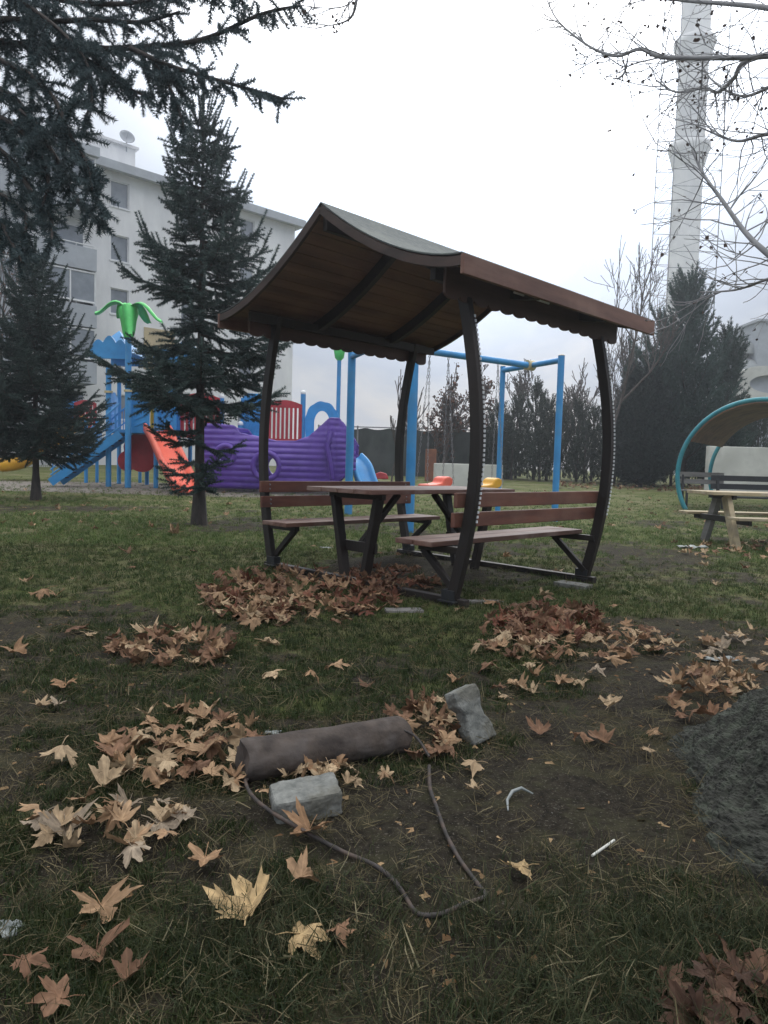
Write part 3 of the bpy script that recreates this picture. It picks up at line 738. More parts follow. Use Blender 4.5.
# whitewashed low wall and block
def wallbox(name, label, pa, pb, ytop, Y, depth, m, cat='wall', zb=None):
    xa_, xb_ = P(pa, 470, Y).x, P(pb, 470, Y).x; zt = P((pa+pb)/2, ytop, Y).z; z0 = gz(0, Y)-.1
    o = MB().box(((xa_+xb_)/2, Y+depth/2, (zt+z0)/2), (xb_-xa_, depth, zt-z0)).build(name, m, bevel=.02); return tag(o, label, cat)
wallbox('rendered_wall', 'whitewashed rendered wall standing behind the teal shelter', 708, 860, 448, 24.5, .25, M_panel)
wallbox('concrete_box', 'pale grey concrete box on the lawn behind the swings', 436, 503, 464, 24, 1.2, M_panel, 'box')
wallbox('rust_brown_board', 'rust-brown upright board by the screened fence left of the concrete box', 425, 436, 449, 29, .08, M_rust, 'board')
tag(MB().prism([(-.45, 0), (.5, 0), (.42, .22), (.15, .30), (-.1, .2), (-.38, .26)], (P(377, 470, 30).x, 30, gz(0, 30)), (1, 0, 0), up, (0, .3, 0)).build('red_toy', M_red, bevel=.03), 'small red plastic toy on the far lawn beside the screened fence', 'toy')
# ============================================================ APARTMENT BUILDING
BP = Vector((P(100, 457, 38).x, 38, 0)); BW = Vector((.73, .683, 0)).normalized(); BN = Vector((BW.y, -BW.x, 0))   # BN faces the camera side
bz0 = .3
apt = thing('apartment_block', 'white five-storey apartment block with grey balcony bands behind the playground', 'building', BP+up*bz0)
def bpnt(t, out, z): return BP+BW*t+BN*out+up*z
def bbox(mb, t0, t1, o0, o1, z0, z1):
    M = Matrix((BW, BN, up)).transposed()
    return mb.box(bpnt((t0+t1)/2, (o0+o1)/2, (z0+z1)/2), (abs(t1-t0), abs(o1-o0), abs(z1-z0)), M)
ROOF = 16.0; FL = [2.1, 4.9, 7.7, 10.5, 13.3]
def wall_holes(mb, T0, T1, out, z0, z1, holes, rev=.18):
    ts = sorted({T0, T1}|{h[0] for h in holes}|{h[1] for h in holes}); zs_ = sorted({z0, z1}|{h[2] for h in holes}|{h[3] for h in holes})
    for a, b in zip(ts, ts[1:]):
        for c, d in zip(zs_, zs_[1:]):
            tm, zm = (a+b)/2, (c+d)/2
            if any(h[0] < tm < h[1] and h[2] < zm < h[3] for h in holes): continue
            mb.add([bpnt(a, out, c), bpnt(b, out, c), bpnt(b, out, d), bpnt(a, out, d)], [(0, 1, 2, 3)])
    for a, b, c, d in holes:
        q = [bpnt(a, out, c), bpnt(b, out, c), bpnt(b, out, d), bpnt(a, out, d)]; w = [p-BN*rev for p in q]
        mb.add(q+w, [(i, (i+1) % 4, 4+(i+1) % 4, 4+i) for i in range(4)])
holes = []
for f in FL:
    for t in (.55, 4.6, 8.4): holes.append((t, t+(1.0 if t < 4 or t > 8 else 1.5), f+.95, f+2.3))
for f in FL: 
    for t in (-9.6, -12.8): holes.append((t, t+1.5, f+.9, f+2.3))
w = MB(); wall_holes(w, -16, 12.4, 0, bz0-.5, ROOF, holes)
# body behind the facade
w.add([bpnt(12.4, 0, bz0-.5), bpnt(12.4, -11, bz0-.5), bpnt(12.4, -11, ROOF), bpnt(12.4, 0, ROOF)], [(0, 1, 2, 3)])
w.add([bpnt(-16, 0, bz0-.5), bpnt(-16, -11, bz0-.5), bpnt(-16, -11, ROOF), bpnt(-16, 0, ROOF)], [(3, 2, 1, 0)])
w.add([bpnt(-16, -11, bz0-.5), bpnt(12.4, -11, bz0-.5), bpnt(12.4, -11, ROOF), bpnt(-16, -11, ROOF)], [(3, 2, 1, 0)])
w.build('wall', M_white, apt)
def window(a, b, c, d, out, rev=.13, mull=1, name='window', glassm=None):
    f = MB(); t_ = .055
    bbox(f, a, b, out-rev, out-rev+.06, d-t_, d); bbox(f, a, b, out-rev, out-rev+.06, c, c+t_)
    bbox(f, a, a+t_, out-rev+.002, out-rev+.058, c+t_, d-t_); bbox(f, b-t_, b, out-rev+.002, out-rev+.058, c+t_, d-t_)
    for k in range(mull):
        m_ = a+(b-a)*(k+1)/(mull+1); bbox(f, m_-.03, m_+.03, out-rev+.004, out-rev+.056, c+t_, d-t_)
    bbox(f, a-.05, b+.05, out-.06, out+.05, c-.08, c-.004)
    o = f.build(name, M_frame, apt)
    g = MB(); bbox(g, a+t_, b-t_, out-rev-.03, out-rev-.01, c+t_, d-t_); g.build('pane', glassm or M_glass, o)
for i, h in enumerate(holes): window(*h, 0, mull=1 if h[1]-h[0] > 1.2 else 0)
rf = MB(); bbox(rf, -16.5, 12.9, -11.5, .55, ROOF, ROOF+.28); bbox(rf, -16.4, 12.8, .552, .64, ROOF-.1, ROOF+.34); rf.build('roof', M_band, apt)
pk = MB(); bbox(pk, -1.9, 2.4, -5, -1.2, ROOF+.282, ROOF+2.0); bbox(pk, -2.05, 2.55, -5.15, -1.05, ROOF+2.0, ROOF+2.13); pk.build('stair_head', M_white, apt)
ch = MB(); bbox(ch, -3.4, -2.6, -1.9, -1.0, ROOF+.282, ROOF+3.3); bbox(ch, -3.5, -2.5, -2.0, -.9, ROOF+3.3, ROOF+3.42); ch.build('chimney', M_beige if 0 else M_white, apt)
# satellite dish on the stair head
dc = bpnt(1.9, -1.2, ROOF+2.45); 
M_ = (Matrix.Rotation(R_(35), 3, 'Z') @ Matrix.Rotation(R_(68), 3, 'X'))
dsh = MB(); dsh.lathe(dc, [(.02, 0), (.22, .03), (.32, .08), (.40, .14), (.41, .16), (.31, .11), (.2, .05), (.01, .02)], 20, 0, M_); dsh.tube([dc-up*.7, dc], .035, 8); dsh.tube([dc, dc+M_@Vector((0, 0, .55))], .015, 6)
ds = dsh.build('satellite_dish', M_band); tag(ds, 'round satellite dish on the roof of the white apartment block', 'satellite dish')
# projecting balcony stack
OUT = 1.5; B0, B1 = -6.9, -.75
for i, f in enumerate(FL):
    p = MB(); bbox(p, B0, B1, OUT-.14, OUT, f-.22, f+.86); bbox(p, B1-.14, B1, 0.01, OUT-.141, f-.22, f+.86); bbox(p, B0, B0+.14, 0.01, OUT-.141, f-.22, f+.86)
    bbox(p, B0+.141, B1-.141, .012, OUT-.142, f-.18, f-.02)
    bal = p.build('balcony', M_band, apt)
    r = MB()
    r.tube([bpnt(B0+.1, OUT-.07, f+1.0), bpnt(B1-.1, OUT-.07, f+1.0)], .03, 6)
    for k in range(8):
        t = B0+.15+(B1-B0-.3)*k/7; r.tube([bpnt(t, OUT-.07, f+.86), bpnt(t, OUT-.07, f+1.0)], .018, 5)
    r.build('railing', M_frame, bal)
    if i in (4, 2, 1):                     # glazed-in balcony
        n = 5
        g = MB(); bbox(g, B0+.1, B1-.1, OUT-.11, OUT-.09, f+1.03, f+2.42); bbox(g, B1-.11, B1-.09, .02, OUT-.12, f+.9, f+2.42)
        fr = MB()
        for k in range(n+1):
            t = B0+.06+(B1-B0-.12)*k/n; bbox(fr, t-.035, t+.035, OUT-.14, OUT-.05, f+.87, f+2.5)
        bbox(fr, B0, B1, OUT-.135, OUT-.055, f+2.44, f+2.52); bbox(fr, B0, B1, OUT-.135, OUT-.055, f+1.02, f+1.08); bbox(fr, B1-.13, B1-.07, .02, OUT-.145, f+2.44, f+2.52)
        fo = fr.build('glazed_screen', M_frame, bal); g.build('pane', M_glass, fo)
    elif i == 3:
        q = MB(); bbox(q, B0+.6, B0+1.7, .30, .36, f-.01, f+2.4); q.build('orange_curtain', M_curtain, bal)
        q = MB(); bbox(q, -2.2, -.9, .02, .05, f, f+2.2); q.build('balcony_door', M_glass, bal)
    else:
        q = MB(); bbox(q, -2.6, -.9, .02, .05, f, f+2.2); q.build('balcony_door', M_glass, bal)
tp = MB(); bbox(tp, B0-.1, B1+.1, .645, OUT+.15, ROOF-.15, ROOF+.30); tp.build('balcony_canopy', M_band, apt)
q = MB(); bbox(q, .2, 12.2, .01, .06, 4.7, 6.9); 
q = MB(); bbox(q, 2.4, 4.2, .004, .05, 5.9, 8.2); q.build('beige_panel', M_beige, apt)
# white railing fence in front of the building
fl = thing('metal_fence', 'low white railing fence at the far left in front of the apartment block', 'fence', (P(10, 455, 33).x, 33, gz(0, 33)))
b = MB(); xa_, xb_ = P(-60, 455, 33).x, P(60, 455, 33).x; z = gz(0, 33); n = 60
for i in range(n+1): x = xa_+(xb_-xa_)*i/n; b.beam((x, 33, z), (x, 33, z+.95), .05, .02, (1, 0, 0))
b.build('pickets', M_frame, fl); MB().beam((xa_, 33, z+.88), (xb_, 33, z+.88), .04, .04).build('rail', M_frame, fl)

# ============================================================ MINARET, SCAFFOLD, DOME
MY = 80; mx = P(681, 300, MY).x
mbx = P(681, 300, MY)
mn = thing('minaret', 'tall pale stone minaret with two ringed balconies rising into the sky', 'tower', (mx, MY, base_z(46)))
def mz(py): 
    d = ray(690, py); return EYE+d.z/d.y*MY
z34, z62, z138, z168 = mz(34), mz(64), mz(138), mz(170)
r0 = 1.55; zg = base_z(46)
prof = [(2.3, zg), (2.3, zg+9), (1.75, zg+10.5), (r0+.05, zg+11), (r0, z168-.6)]
MB().lathe((mx, MY, 0), prof+[(r0-.02, z138), (r0-.06, z34+6), (r0-.08, z34+14)], 16).build('shaft', M_stone, mn)
MB().lathe((mx, MY, 0), [(r0+.15, z34+14), (.9, z34+17), (.02, z34+22)], 16).build('cone_roof', M_band, mn)
for za, zb_ in ((z168, z138), (z62, z34)):
    hgt = zb_-za
    MB().lathe((mx, MY, 0), [(r0+.01, za), (r0+.25, za+.2*hgt), (r0+.30, za+.28*hgt), (r0+.42, za+.42*hgt), (r0+.48, za+.5*hgt), (r0+.62, za+.58*hgt), (r0+.62, zb_-.8), (r0+.55, zb_-.8), (r0+.55, za+.6*hgt), (r0, za+.6*hgt)], 16).build('balcony', M_stone, mn)
sf = thing('scaffold_tower', 'thin metal scaffold surrounding the minaret shaft', 'scaffold', (mx, MY, zg))
S = 2.55; b = MB(); ztop = z34+4; k = 0; z = zg
for sx in (-S, S):
    for sy in (-S, S): b.tube([(mx+sx, MY+sy, zg), (mx+sx, MY+sy, ztop)], .055, 5, False)
b.build('uprights', M_scaf, sf); b = MB(); dg = [MB() for _ in range(4)]; crn = [(-S, -S), (S, -S), (S, S), (-S, S)]; lv = 0
while z < ztop:
    for q in range(4):
        (xa_, ya_), (xc_, yc_) = crn[q], crn[(q+1) % 4]
        if lv % 2: xa_, ya_, xc_, yc_ = xc_, yc_, xa_, ya_
        b.tube([(mx+xa_, MY+ya_, z), (mx+xc_, MY+yc_, z)], .036, 4, False)
        dg[q].tube([(mx+xa_, MY+ya_, z), (mx+xc_, MY+yc_, z+1.7)], .028, 4, False)
    z += 1.7; lv += 1
b.build('ledgers', M_scaf, sf)
for q in dg: q.build('brace', M_scaf, sf)
mo = thing('mosque', 'pale mosque building with grey domes beyond the trees on the right', 'building', (P(760, 460, 60).x, 60, zg))
dx = P(741, 360, 60).x; zt = P(741, 344, 60).z; rd_ = 1.55
MB().lathe((dx, 60, zt-1.0), [(rd_*math.cos(t), 1.35*math.sin(t)) for t in [math.pi/2*i/10 for i in range(10)]]+[(.01, 1.35)], 28).build('dome', M_dome, mo)
MB().tube([(dx, 60, zt+.2), (dx, 60, zt+1.3)], .05, 6).sphere((dx, 60, zt+.7), .13, 6).build('dome_finial', M_scaf, mo)
MB().lathe((dx, 60, zt-3.0), [(2.3*math.cos(t), .2+1.7*math.sin(t)) for t in [math.pi/2*i/10 for i in range(9)]], 28).build('dome', M_dome, mo)
b = MB(); xr = P(722, 400, 60).x
b.box((xr+9, 64, (zg+zt-2.9)/2), (18, 6, zt-2.9-zg)); b.build('wall', M_stone, mo)
xr2 = P(759, 330, 58).x; zt2 = P(765, 322, 58).z
MB().box((xr2+4.5, 61, (zg+zt2)/2), (9, 6, zt2-zg)).box((xr2+4.5, 61, zt2+.12), (9.4, 6.4, .2)).build('wall', M_band, mo)
# grey canopy with oval opening near the shelter
cx_ = P(772, 384, 40).x; cz_ = P(772, 384, 40).z; ol = []; pts = []
k = 40
cn = thing('oval_frame_canopy', 'pale rounded canopy front with dark oval opening above the teal shelter', 'canopy', (cx_, 40, gz(0, 40)))
V_ = []; F_ = []
for i in range(k):
    t = 2*math.pi*i/k
    ca, sa = math.cos(t), math.sin(t)
    for q, y in ((1, 40), (1, 40.5)):
        V_.append((cx_+2.05*math.copysign(abs(ca)**.7, ca), y, cz_-.15+1.15*math.copysign(abs(sa)**.75, sa))); V_.append((cx_+1.25*ca, y, cz_+.5*sa))
for i in range(k):
    a_, b_ = 4*i, 4*((i+1) % k); F_ += [(a_, b_, b_+1, a_+1), (a_+2, a_+3, b_+3, b_+2), (a_, a_+2, b_+2, b_), (a_+1, b_+1, b_+3, a_+3)]
MB().add(V_, F_, 0, False).build('rounded_front', M_panel, cn)
MB().box((cx_, 40.4, cz_), (2.7, .05, 1.1)).build('dark_opening', M_band, cn)
for s in (-1, 1): MB().box((cx_+s*1.3, 40.3, (gz(0, 40)+cz_-.9)/2), (.15, .3, cz_-.9-gz(0, 40))).build('post', M_panel, cn)
# ============================================================ SCREENED FENCE
FY = 34; z = gz(0, FY); xa_, xb_ = P(318, 465, FY).x, P(512, 465, FY).x; zt = P(400, 428, FY).z
fn = thing('screened_fence', 'tall fence with sagging dark green screen across the back of the park', 'fence', (xa_, FY, z))
MB().tube([(xa_, FY, zt), (xb_, FY, zt)], .03, 6).build('top_rail', M_scaf, fn)
nx = 60; nz = 8; V_ = []; F_ = []
for i in range(nx+1):
    for j in range(nz+1):
        t = i/nx; V_.append((xa_+(xb_-xa_)*t, FY+.05+.06*noise.noise(Vector((t*22, j*.4, 1))), z+(zt-z-.02-.10*abs(math.sin(t*26)))*j/nz))
for i in range(nx):
    for j in range(nz): F_.append((i*(nz+1)+j, (i+1)*(nz+1)+j, (i+1)*(nz+1)+j+1, i*(nz+1)+j+1))
MB().add(V_, F_, 0, True).build('screen', M_mesh, fn)
for i in range(6):
    x = xa_+(xb_-xa_)*i/5; MB().tube([(x, FY-.05, z-.1), (x, FY-.05, zt+.05)], .04, 8).build('fence_post', M_scaf, fn)

# ============================================================ GROUND
def ground_axis(lo, hi, d0, g):
    out = [0.0]; d = d0
    while out[-1] < hi: out.append(out[-1]+d); d *= g
    neg = [0.0]; d = d0
    while neg[-1] > lo: neg.append(neg[-1]-d); d *= g
    return sorted(set(neg+out))
xs = ground_axis(-420, 420, .045, 1.033); ysg = [y+1.6 for y in ground_axis(-30, 900, .045, 1.03)]
V_ = np.array([(x, y, gz(x, y)+(0 if y < 60 else -.0)) for x in xs for y in ysg], dtype=np.float32)
ny_ = len(ysg); I, J = np.meshgrid(np.arange(len(xs)-1), np.arange(ny_-1), indexing='ij'); a_ = (I*ny_+J).ravel()
M_ground = bpy.data.materials.new('park_ground'); M_ground.use_nodes = True
def setup_ground(m):
    nt = m.node_tree; N = nt.nodes; L = nt.links; b = N['Principled BSDF']; b.inputs['Roughness'].default_value = .95; b.inputs['Specular IOR Level'].default_value = .15
    g = N.new('ShaderNodeNewGeometry')
    def nz_(scale, det=6, rough=.6):
        n = N.new('ShaderNodeTexNoise'); n.inputs['Scale'].default_value = scale; n.inputs['Detail'].default_value = det; n.inputs['Roughness'].default_value = rough
        L.new(g.outputs['Position'], n.inputs['Vector']); return n.outputs['Fac']
    def rng(s, a, b_, c=0, d=1):
        r = N.new('ShaderNodeMapRange'); r.inputs[1].default_value = a; r.inputs[2].default_value = b_; r.inputs[3].default_value = c; r.inputs[4].default_value = d; L.new(s, r.inputs[0]); return r.outputs[0]
    def mix(f, a, c):
        x = N.new('ShaderNodeMix'); x.data_type = 'RGBA'; L.new(f, x.inputs[0])
        for k, v in ((6, a), (7, c)):
            if isinstance(v, tuple): x.inputs[k].default_value = (*v, 1)
            else: L.new(v, x.inputs[k])
        return x.outputs[2]
    soil = mix(rng(nz_(38, 8, .7), .35, .68), (.014, .012, .009), (.060, .050, .036))
    soil = mix(rng(nz_(5.5, 6, .7), .48, .60, 0, .55), soil, (.075, .072, .038))
    soil = mix(rng(nz_(140, 4), .60, .66), soil, (.15, .135, .11))
    grass = mix(rng(nz_(16, 8, .7), .35, .65), (.046, .070, .018), (.128, .144, .046))
    grass = mix(rng(nz_(1.1, 5), .46, .66, 0, .65), grass, (.22, .185, .115))
    grass = mix(rng(nz_(65, 5, .7), .5, .72, 0, .6), grass, (.17, .155, .08))
    at = N.new('ShaderNodeAttribute'); at.attribute_name = 'Col'
    sp = N.new('ShaderNodeSeparateColor'); L.new(at.outputs['Color'], sp.inputs[0])
    ad = N.new('ShaderNodeMath'); ad.operation = 'ADD'; L.new(sp.outputs[0], ad.inputs[0]); L.new(rng(nz_(7, 6, .7), .2, .8, -.3, .3), ad.inputs[1])
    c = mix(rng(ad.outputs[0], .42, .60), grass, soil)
    c = mix(rng(sp.outputs[1], .2, .8), c, mix(rng(nz_(3, 6), .4, .6), (.17, .15, .135), (.25, .225, .20)))
    L.new(c, b.inputs['Base Color'])
    bp = N.new('ShaderNodeBump'); bp.inputs['Distance'].default_value = .022; L.new(nz_(45, 10, .75), bp.inputs['Height'])
    bp2 = N.new('ShaderNodeBump'); bp2.inputs['Distance'].default_value = .03; L.new(nz_(9, 8, .7), bp2.inputs['Height']); L.new(bp2.outputs[0], bp.inputs['Normal'])
    L.new(bp.outputs[0], b.inputs['Normal'])
setup_ground(M_ground)
TRK = Vector((1.56, 2.08, 0))             # foot of the near plane tree
def bare(x, y):
    """0 = turf, 1 = bare soil"""
    v = .5+.55*noise.noise(Vector((x*.55, y*.42, 7.7)))+.28*noise.noise(Vector((x*1.9, y*1.9, 2.2)))
    v += -.10+.22*(1-smooth(2.5, 4.5, y))*smooth(-.6, .4, x)-.10*(1-smooth(-1.2, .2, x))
    v += .34*noise.noise(Vector((x*6.5, y*6.5, 4.4)))
    d = math.hypot((x-.38)/.42, (y-1.92)/.30); v += .55*(1-smooth(.6, 1.5, d))        # worn soil inside the rod
    d = math.hypot((x-.95)/.55, (y-2.6)/.95); v += .45*(1-smooth(.5, 1.4, d))      # under the plane tree
    c = GF+GU*.9+GV*1.08; d = math.hypot(x-c.x, y-c.y); v += .40*(1-smooth(.7, 1.5, d))
    d = math.hypot((x-1.75)/.8, (y-4.0)/.9); v += .40*(1-smooth(.5, 1.4, d))
    d = math.hypot((x+2.4)/1.2, (y-10.3)/.8); v += .25*(1-smooth(.5, 1.4, d))
    if y > 14: v -= .25
    return min(1, max(0, v))
cols = np.zeros((len(V_), 3), dtype=np.float32)
for i, (x, y, z) in enumerate(V_):
    cols[i, 0] = bare(x, y)+.42*(1-smooth(1.8, 5.5, y))  # extra dark soil tone near the camera stands in for canopy shade
    e = math.hypot((x+6.2)/6.3, (y-19.8)/2.7); cols[i, 1] = 1-smooth(.85, 1.12, e+.12*noise.noise(Vector((x*.8, y*.8, 0)))) 
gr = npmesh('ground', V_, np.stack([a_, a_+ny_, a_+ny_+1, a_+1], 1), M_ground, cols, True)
gr['kind'] = 'structure'
# ============================================================ VEGETATION
NR = np.random.default_rng(7)
def needle_twig(n, L, nl, nw, spread=1.0, fwd=.45, side=3, seed=0, curve=.0):
    """template twig along +X of length L with n needles; returns verts, tri faces"""
    r = np.random.default_rng(seed); V = []; F = []
    # stem (thin 3-sided)
    sr = nw*.9
    for k in range(side):
        t = 2*math.pi*k/side; V.append((0, sr*math.cos(t), sr*math.sin(t)))
    V.append((L, 0, 0))
    for k in range(side): F.append((k, (k+1) % side, side))
    for i in range(n):
        x = L*(i+.5)/n; t = i*2.4+r.uniform(-.4, .4); ln = nl*r.uniform(.75, 1.15)*(1 if x < .85*L else .8)
        d = np.array([fwd, math.cos(t)*spread, math.sin(t)*spread]); d /= np.linalg.norm(d)
        s = np.cross(d, [1, 0, 0]); s /= max(1e-6, np.linalg.norm(s)); s = s*math.cos(i)+np.cross(d, s)*math.sin(i)
        b = np.array([x, 0, 0]); j = len(V)
        V += [tuple(b-s*nw/2), tuple(b+s*nw/2), tuple(b+d*ln)]; F.append((j, j+1, j+2))
    return np.array(V, dtype=float), np.array(F)
def tri_tube(polys, n=5):
    """list of (pts, radii) -> quads as numpy"""
    V = []; F = []; off = 0
    for pts, rad in polys:
        pts = np.asarray(pts, float); m = len(pts); T = np.gradient(pts, axis=0); T /= np.maximum(1e-9, np.linalg.norm(T, axis=1, keepdims=True))
        ref = np.array([0, 0, 1.0]) if abs(T[0][2]) < .9 else np.array([1.0, 0, 0])
        A = np.cross(T, ref); A /= np.maximum(1e-9, np.linalg.norm(A, axis=1, keepdims=True)); B = np.cross(T, A)
        a = np.arange(n)*2*math.pi/n
        ring = pts[:, None]+(A[:, None]*np.cos(a)[None, :, None]+B[:, None]*np.sin(a)[None, :, None])*np.asarray(rad)[:, None, None]
        V.append(ring.reshape(-1, 3)); i = np.repeat(np.arange(m-1), n); k = np.tile(np.arange(n), m-1); k2 = (k+1) % n
        F.append(np.stack([off+i*n+k, off+i*n+k2, off+(i+1)*n+k2, off+(i+1)*n+k], 1)); off += m*n
    return np.concatenate(V), np.concatenate(F)
def put_twigs(pos, dirs, scl, templates, colA, colB, rng, name, parent):
    pos = np.array(pos); dirs = np.array(dirs); scl = np.array(scl); V = []; F = []; C = []; off = 0
    which = rng.integers(0, len(templates), len(pos))
    for k, (TV, TF) in enumerate(templates):
        sel = which == k
        if not sel.any(): continue
        v, f = tile(TV, TF, pos[sel], frames(dirs[sel], rng.uniform(0, 6.28, sel.sum())), scl[sel])
        t = rng.uniform(0, 1, sel.sum())[:, None]; c = np.array(colA)*(1-t)+np.array(colB)*t; C.append(np.repeat(c, len(TV), axis=0))
        V.append(v); F.append(f+off); off += len(v)
    return npmesh(name, np.concatenate(V), np.concatenate(F), M_needle, np.concatenate(C), False, parent)
T_SPR = [needle_twig(70, .21, .040, .0115, 1.0, .55, seed=s) for s in range(4)]
def spruce(px, py_base, H, Rm, seed, label, z0=.12, name='spruce_tree', templ=None, dens=1.0, group=None, Y=None, droop=.35, up_tip=True, cA=(.030, .052, .050), cB=(.060, .090, .088), tr=.085, lean=0, bare_below=0, tsc=1.0, skew=0, gaps=.0, peak=None, rs=.55, tz=0.0):
    rng = np.random.default_rng(seed); templ = templ or T_SPR
    g = G(px, py_base) if Y is None else Vector((P(px, 460, Y).x, Y, gz(P(px, 460, Y).x, Y)))
    root = thing(name, label, 'tree', g, 0, group)
    base = np.array(g); pol = [([base+(lean*t*t*H, 0, t*H-.05) for t in np.linspace(0, 1, 9)], [max(.006, tr*(1-.93*t)+.05*max(0, .06-t)/.06) for t in np.linspace(0, 1, 9)])]
    pos = []; dirs = []; sc = []
    z = z0*H; az = rng.uniform(0, 6.28); brs = []
    while z < H*.985:
        t = z/H; n = int(rng.integers(4, 7)) if t < .9 else 4
        for k in range(n):
            az2 = az+2*math.pi*k/n+rng.uniform(-.3, .3)
            if rng.uniform() < gaps or (peak and t < peak-.05 and rng.uniform() < .45): continue
            if peak and .45 < t < .56 and math.cos(az2) < -.45: continue
            prof = (1-t)**.85*(1.0 if t > .22 else .62+1.7*t) if peak is None else ((.12+.16*rng.uniform() if t < peak-.06 else 1.0)*((1-t)/(1-peak))**.95 if t > peak-.06 else .3+.2*rng.uniform())
            L = Rm*prof*rng.uniform(.52, 1.12)*(1+skew*math.cos(az2))+.10
            out = np.array([math.cos(az2), math.sin(az2), 0.]); b0 = base+(lean*t*t*H, 0, z+rng.uniform(-.04, .04)*H/6)
            rise = (rs*t-droop*(1-t))+rng.uniform(-.12, .12)
            m = 7; pts = [b0+out*(L*s)+np.array([0, 0, L*(rise*s+((.15 if peak else .28) if up_tip else 0)*s*s*s-.10*math.sin(math.pi*s)*(1-t))]) for s in np.linspace(0, 1, m)]
            brs.append((pts, [max(.003, (.010+.022*L/Rm*(Rm/1.6))*(1-.85*s)) for s in np.linspace(0, 1, m)]))
            side = np.array([-out[1], out[0], 0])
            nt = max(3, int(L/.036*dens/tsc))
            P_ = np.array(pts)
            for i in range(nt):
                s = .10+.90*(i+rng.uniform())/nt; q = s*(m-1); a = min(m-2, int(q)); p = P_[a]*(1-(q-a))+P_[a+1]*(q-a); fw = P_[a+1]-P_[a]; fw /= np.linalg.norm(fw)
                ln = ((.07 if peak and t < peak-.05 else .15)+.45*L*(1-s)*(.3+.7*min(1, s*3)))*rng.uniform(.6, 1.2)
                sg = 1 if i % 2 else -1; dvec = fw*.75+side*sg*rng.uniform(.5, 1.0)+np.array([0, 0, rng.uniform(-.30, .12)-.1+tz])
                dvec /= np.linalg.norm(dvec); kk = max(1, int(round(ln/.16/tsc)))
                for j in range(kk):
                    pp = p+dvec*(ln*j/kk)+np.array([0, 0, -.05*(j/kk)**2]); d3 = dvec+rng.normal(0, .28 if j else .12, 3)
                    pos.append(pp); dirs.append(d3); sc.append(tsc*rng.uniform(.75, 1.15))
                if kk > 1: brs.append(([p, p+dvec*ln*.5, p+dvec*ln*.95], [.004, .003, .0015]))
            pos.append(P_[-1]-fw*.1); dirs.append(fw+np.array([0, 0, .15])); sc.append(tsc*1.1)
            if t > .5 and up_tip:
                d5 = out*.45+np.array([0, 0, 1.]); 
                for j in range(2): pos.append(P_[-1]+d5*(.13*j)*tsc); dirs.append(d5); sc.append(tsc)
        z += H*rng.uniform(.026, .040)*(1.0 if t < .8 else .9)
        az += rng.uniform(.4, 1.2)
    # leader shoots
    for k in range(13):
        a = rng.uniform(0, 6.28); q = rng.uniform(.02, .55) if k else 0; d = np.array([math.cos(a)*.55, math.sin(a)*.55, 1.0]) if k else np.array([0, 0, 1.])
        for j in range(3): pos.append(base+(lean*H, 0, H*(1-.04)-q*1.4)+d*(.17*j)*tsc); dirs.append(d); sc.append(tsc*1.1)
    v, f = tri_tube(pol, 10); tk = npmesh('trunk', v, f, M_bark, None, True, root)
    v, f = tri_tube(brs, 5); npmesh('branches', v, f, M_bark, None, True, root)
    put_twigs(pos, dirs, sc, templ, cA, cB, rng, 'crown', root)
    return root
spruce(199, 525, 6.2, 1.42, 11, 'tall bluish spruce with spiky open crown standing nearest left of the gazebo', z0=.10, dens=1.35, tr=.085, droop=.10, skew=-.05, cA=(.028, .050, .048), cB=(.078, .12, .112), gaps=.06, peak=.36, rs=.12, tsc=1.15)
spruce(36, 500, 5.0, 1.75, 5, 'smaller dense spruce with bare lower trunk at the left edge', z0=.20, dens=1.35, tr=.075, droop=.12, rs=.3, tsc=1.15, cA=(.024, .044, .040), cB=(.050, .082, .074))
T_PINE = [needle_twig(40, .75, .15, .034, .8, 1.0, seed=s) for s in range(3)]
T_FAR = [needle_twig(26, .5, .085, .030, 1.0, .8, seed=s) for s in range(3)]
# big pine right and its smaller neighbours
spruce(682, 480, 8.4, 2.6, 21, 'tallest dark pine with upswept feathery shoots in front of the minaret', name='pine_tree', Y=30, templ=T_PINE, dens=.36, gaps=.30, skew=-.22, z0=.04, droop=-.6, tz=.8, cA=(.028, .058, .050), cB=(.062, .105, .090), tsc=1.0, tr=.14)
spruce(723, 480, 6.4, 1.15, 22, 'second dark pine behind the teal shelter, right of the tallest pine', name='pine_tree', Y=31, templ=T_PINE, dens=.30, gaps=.4, z0=.04, droop=-.8, tz=.8, cA=(.026, .052, .042), cB=(.055, .09, .075), tr=.12)
spruce(640, 480, 4.3, 1.5, 23, 'low dark conifer at the left foot of the tallest pine', name='pine_tree', Y=29, templ=T_PINE, dens=.45, tz=.6, z0=.03, droop=-.3, cA=(.016, .03, .028), cB=(.032, .05, .045), tr=.10)
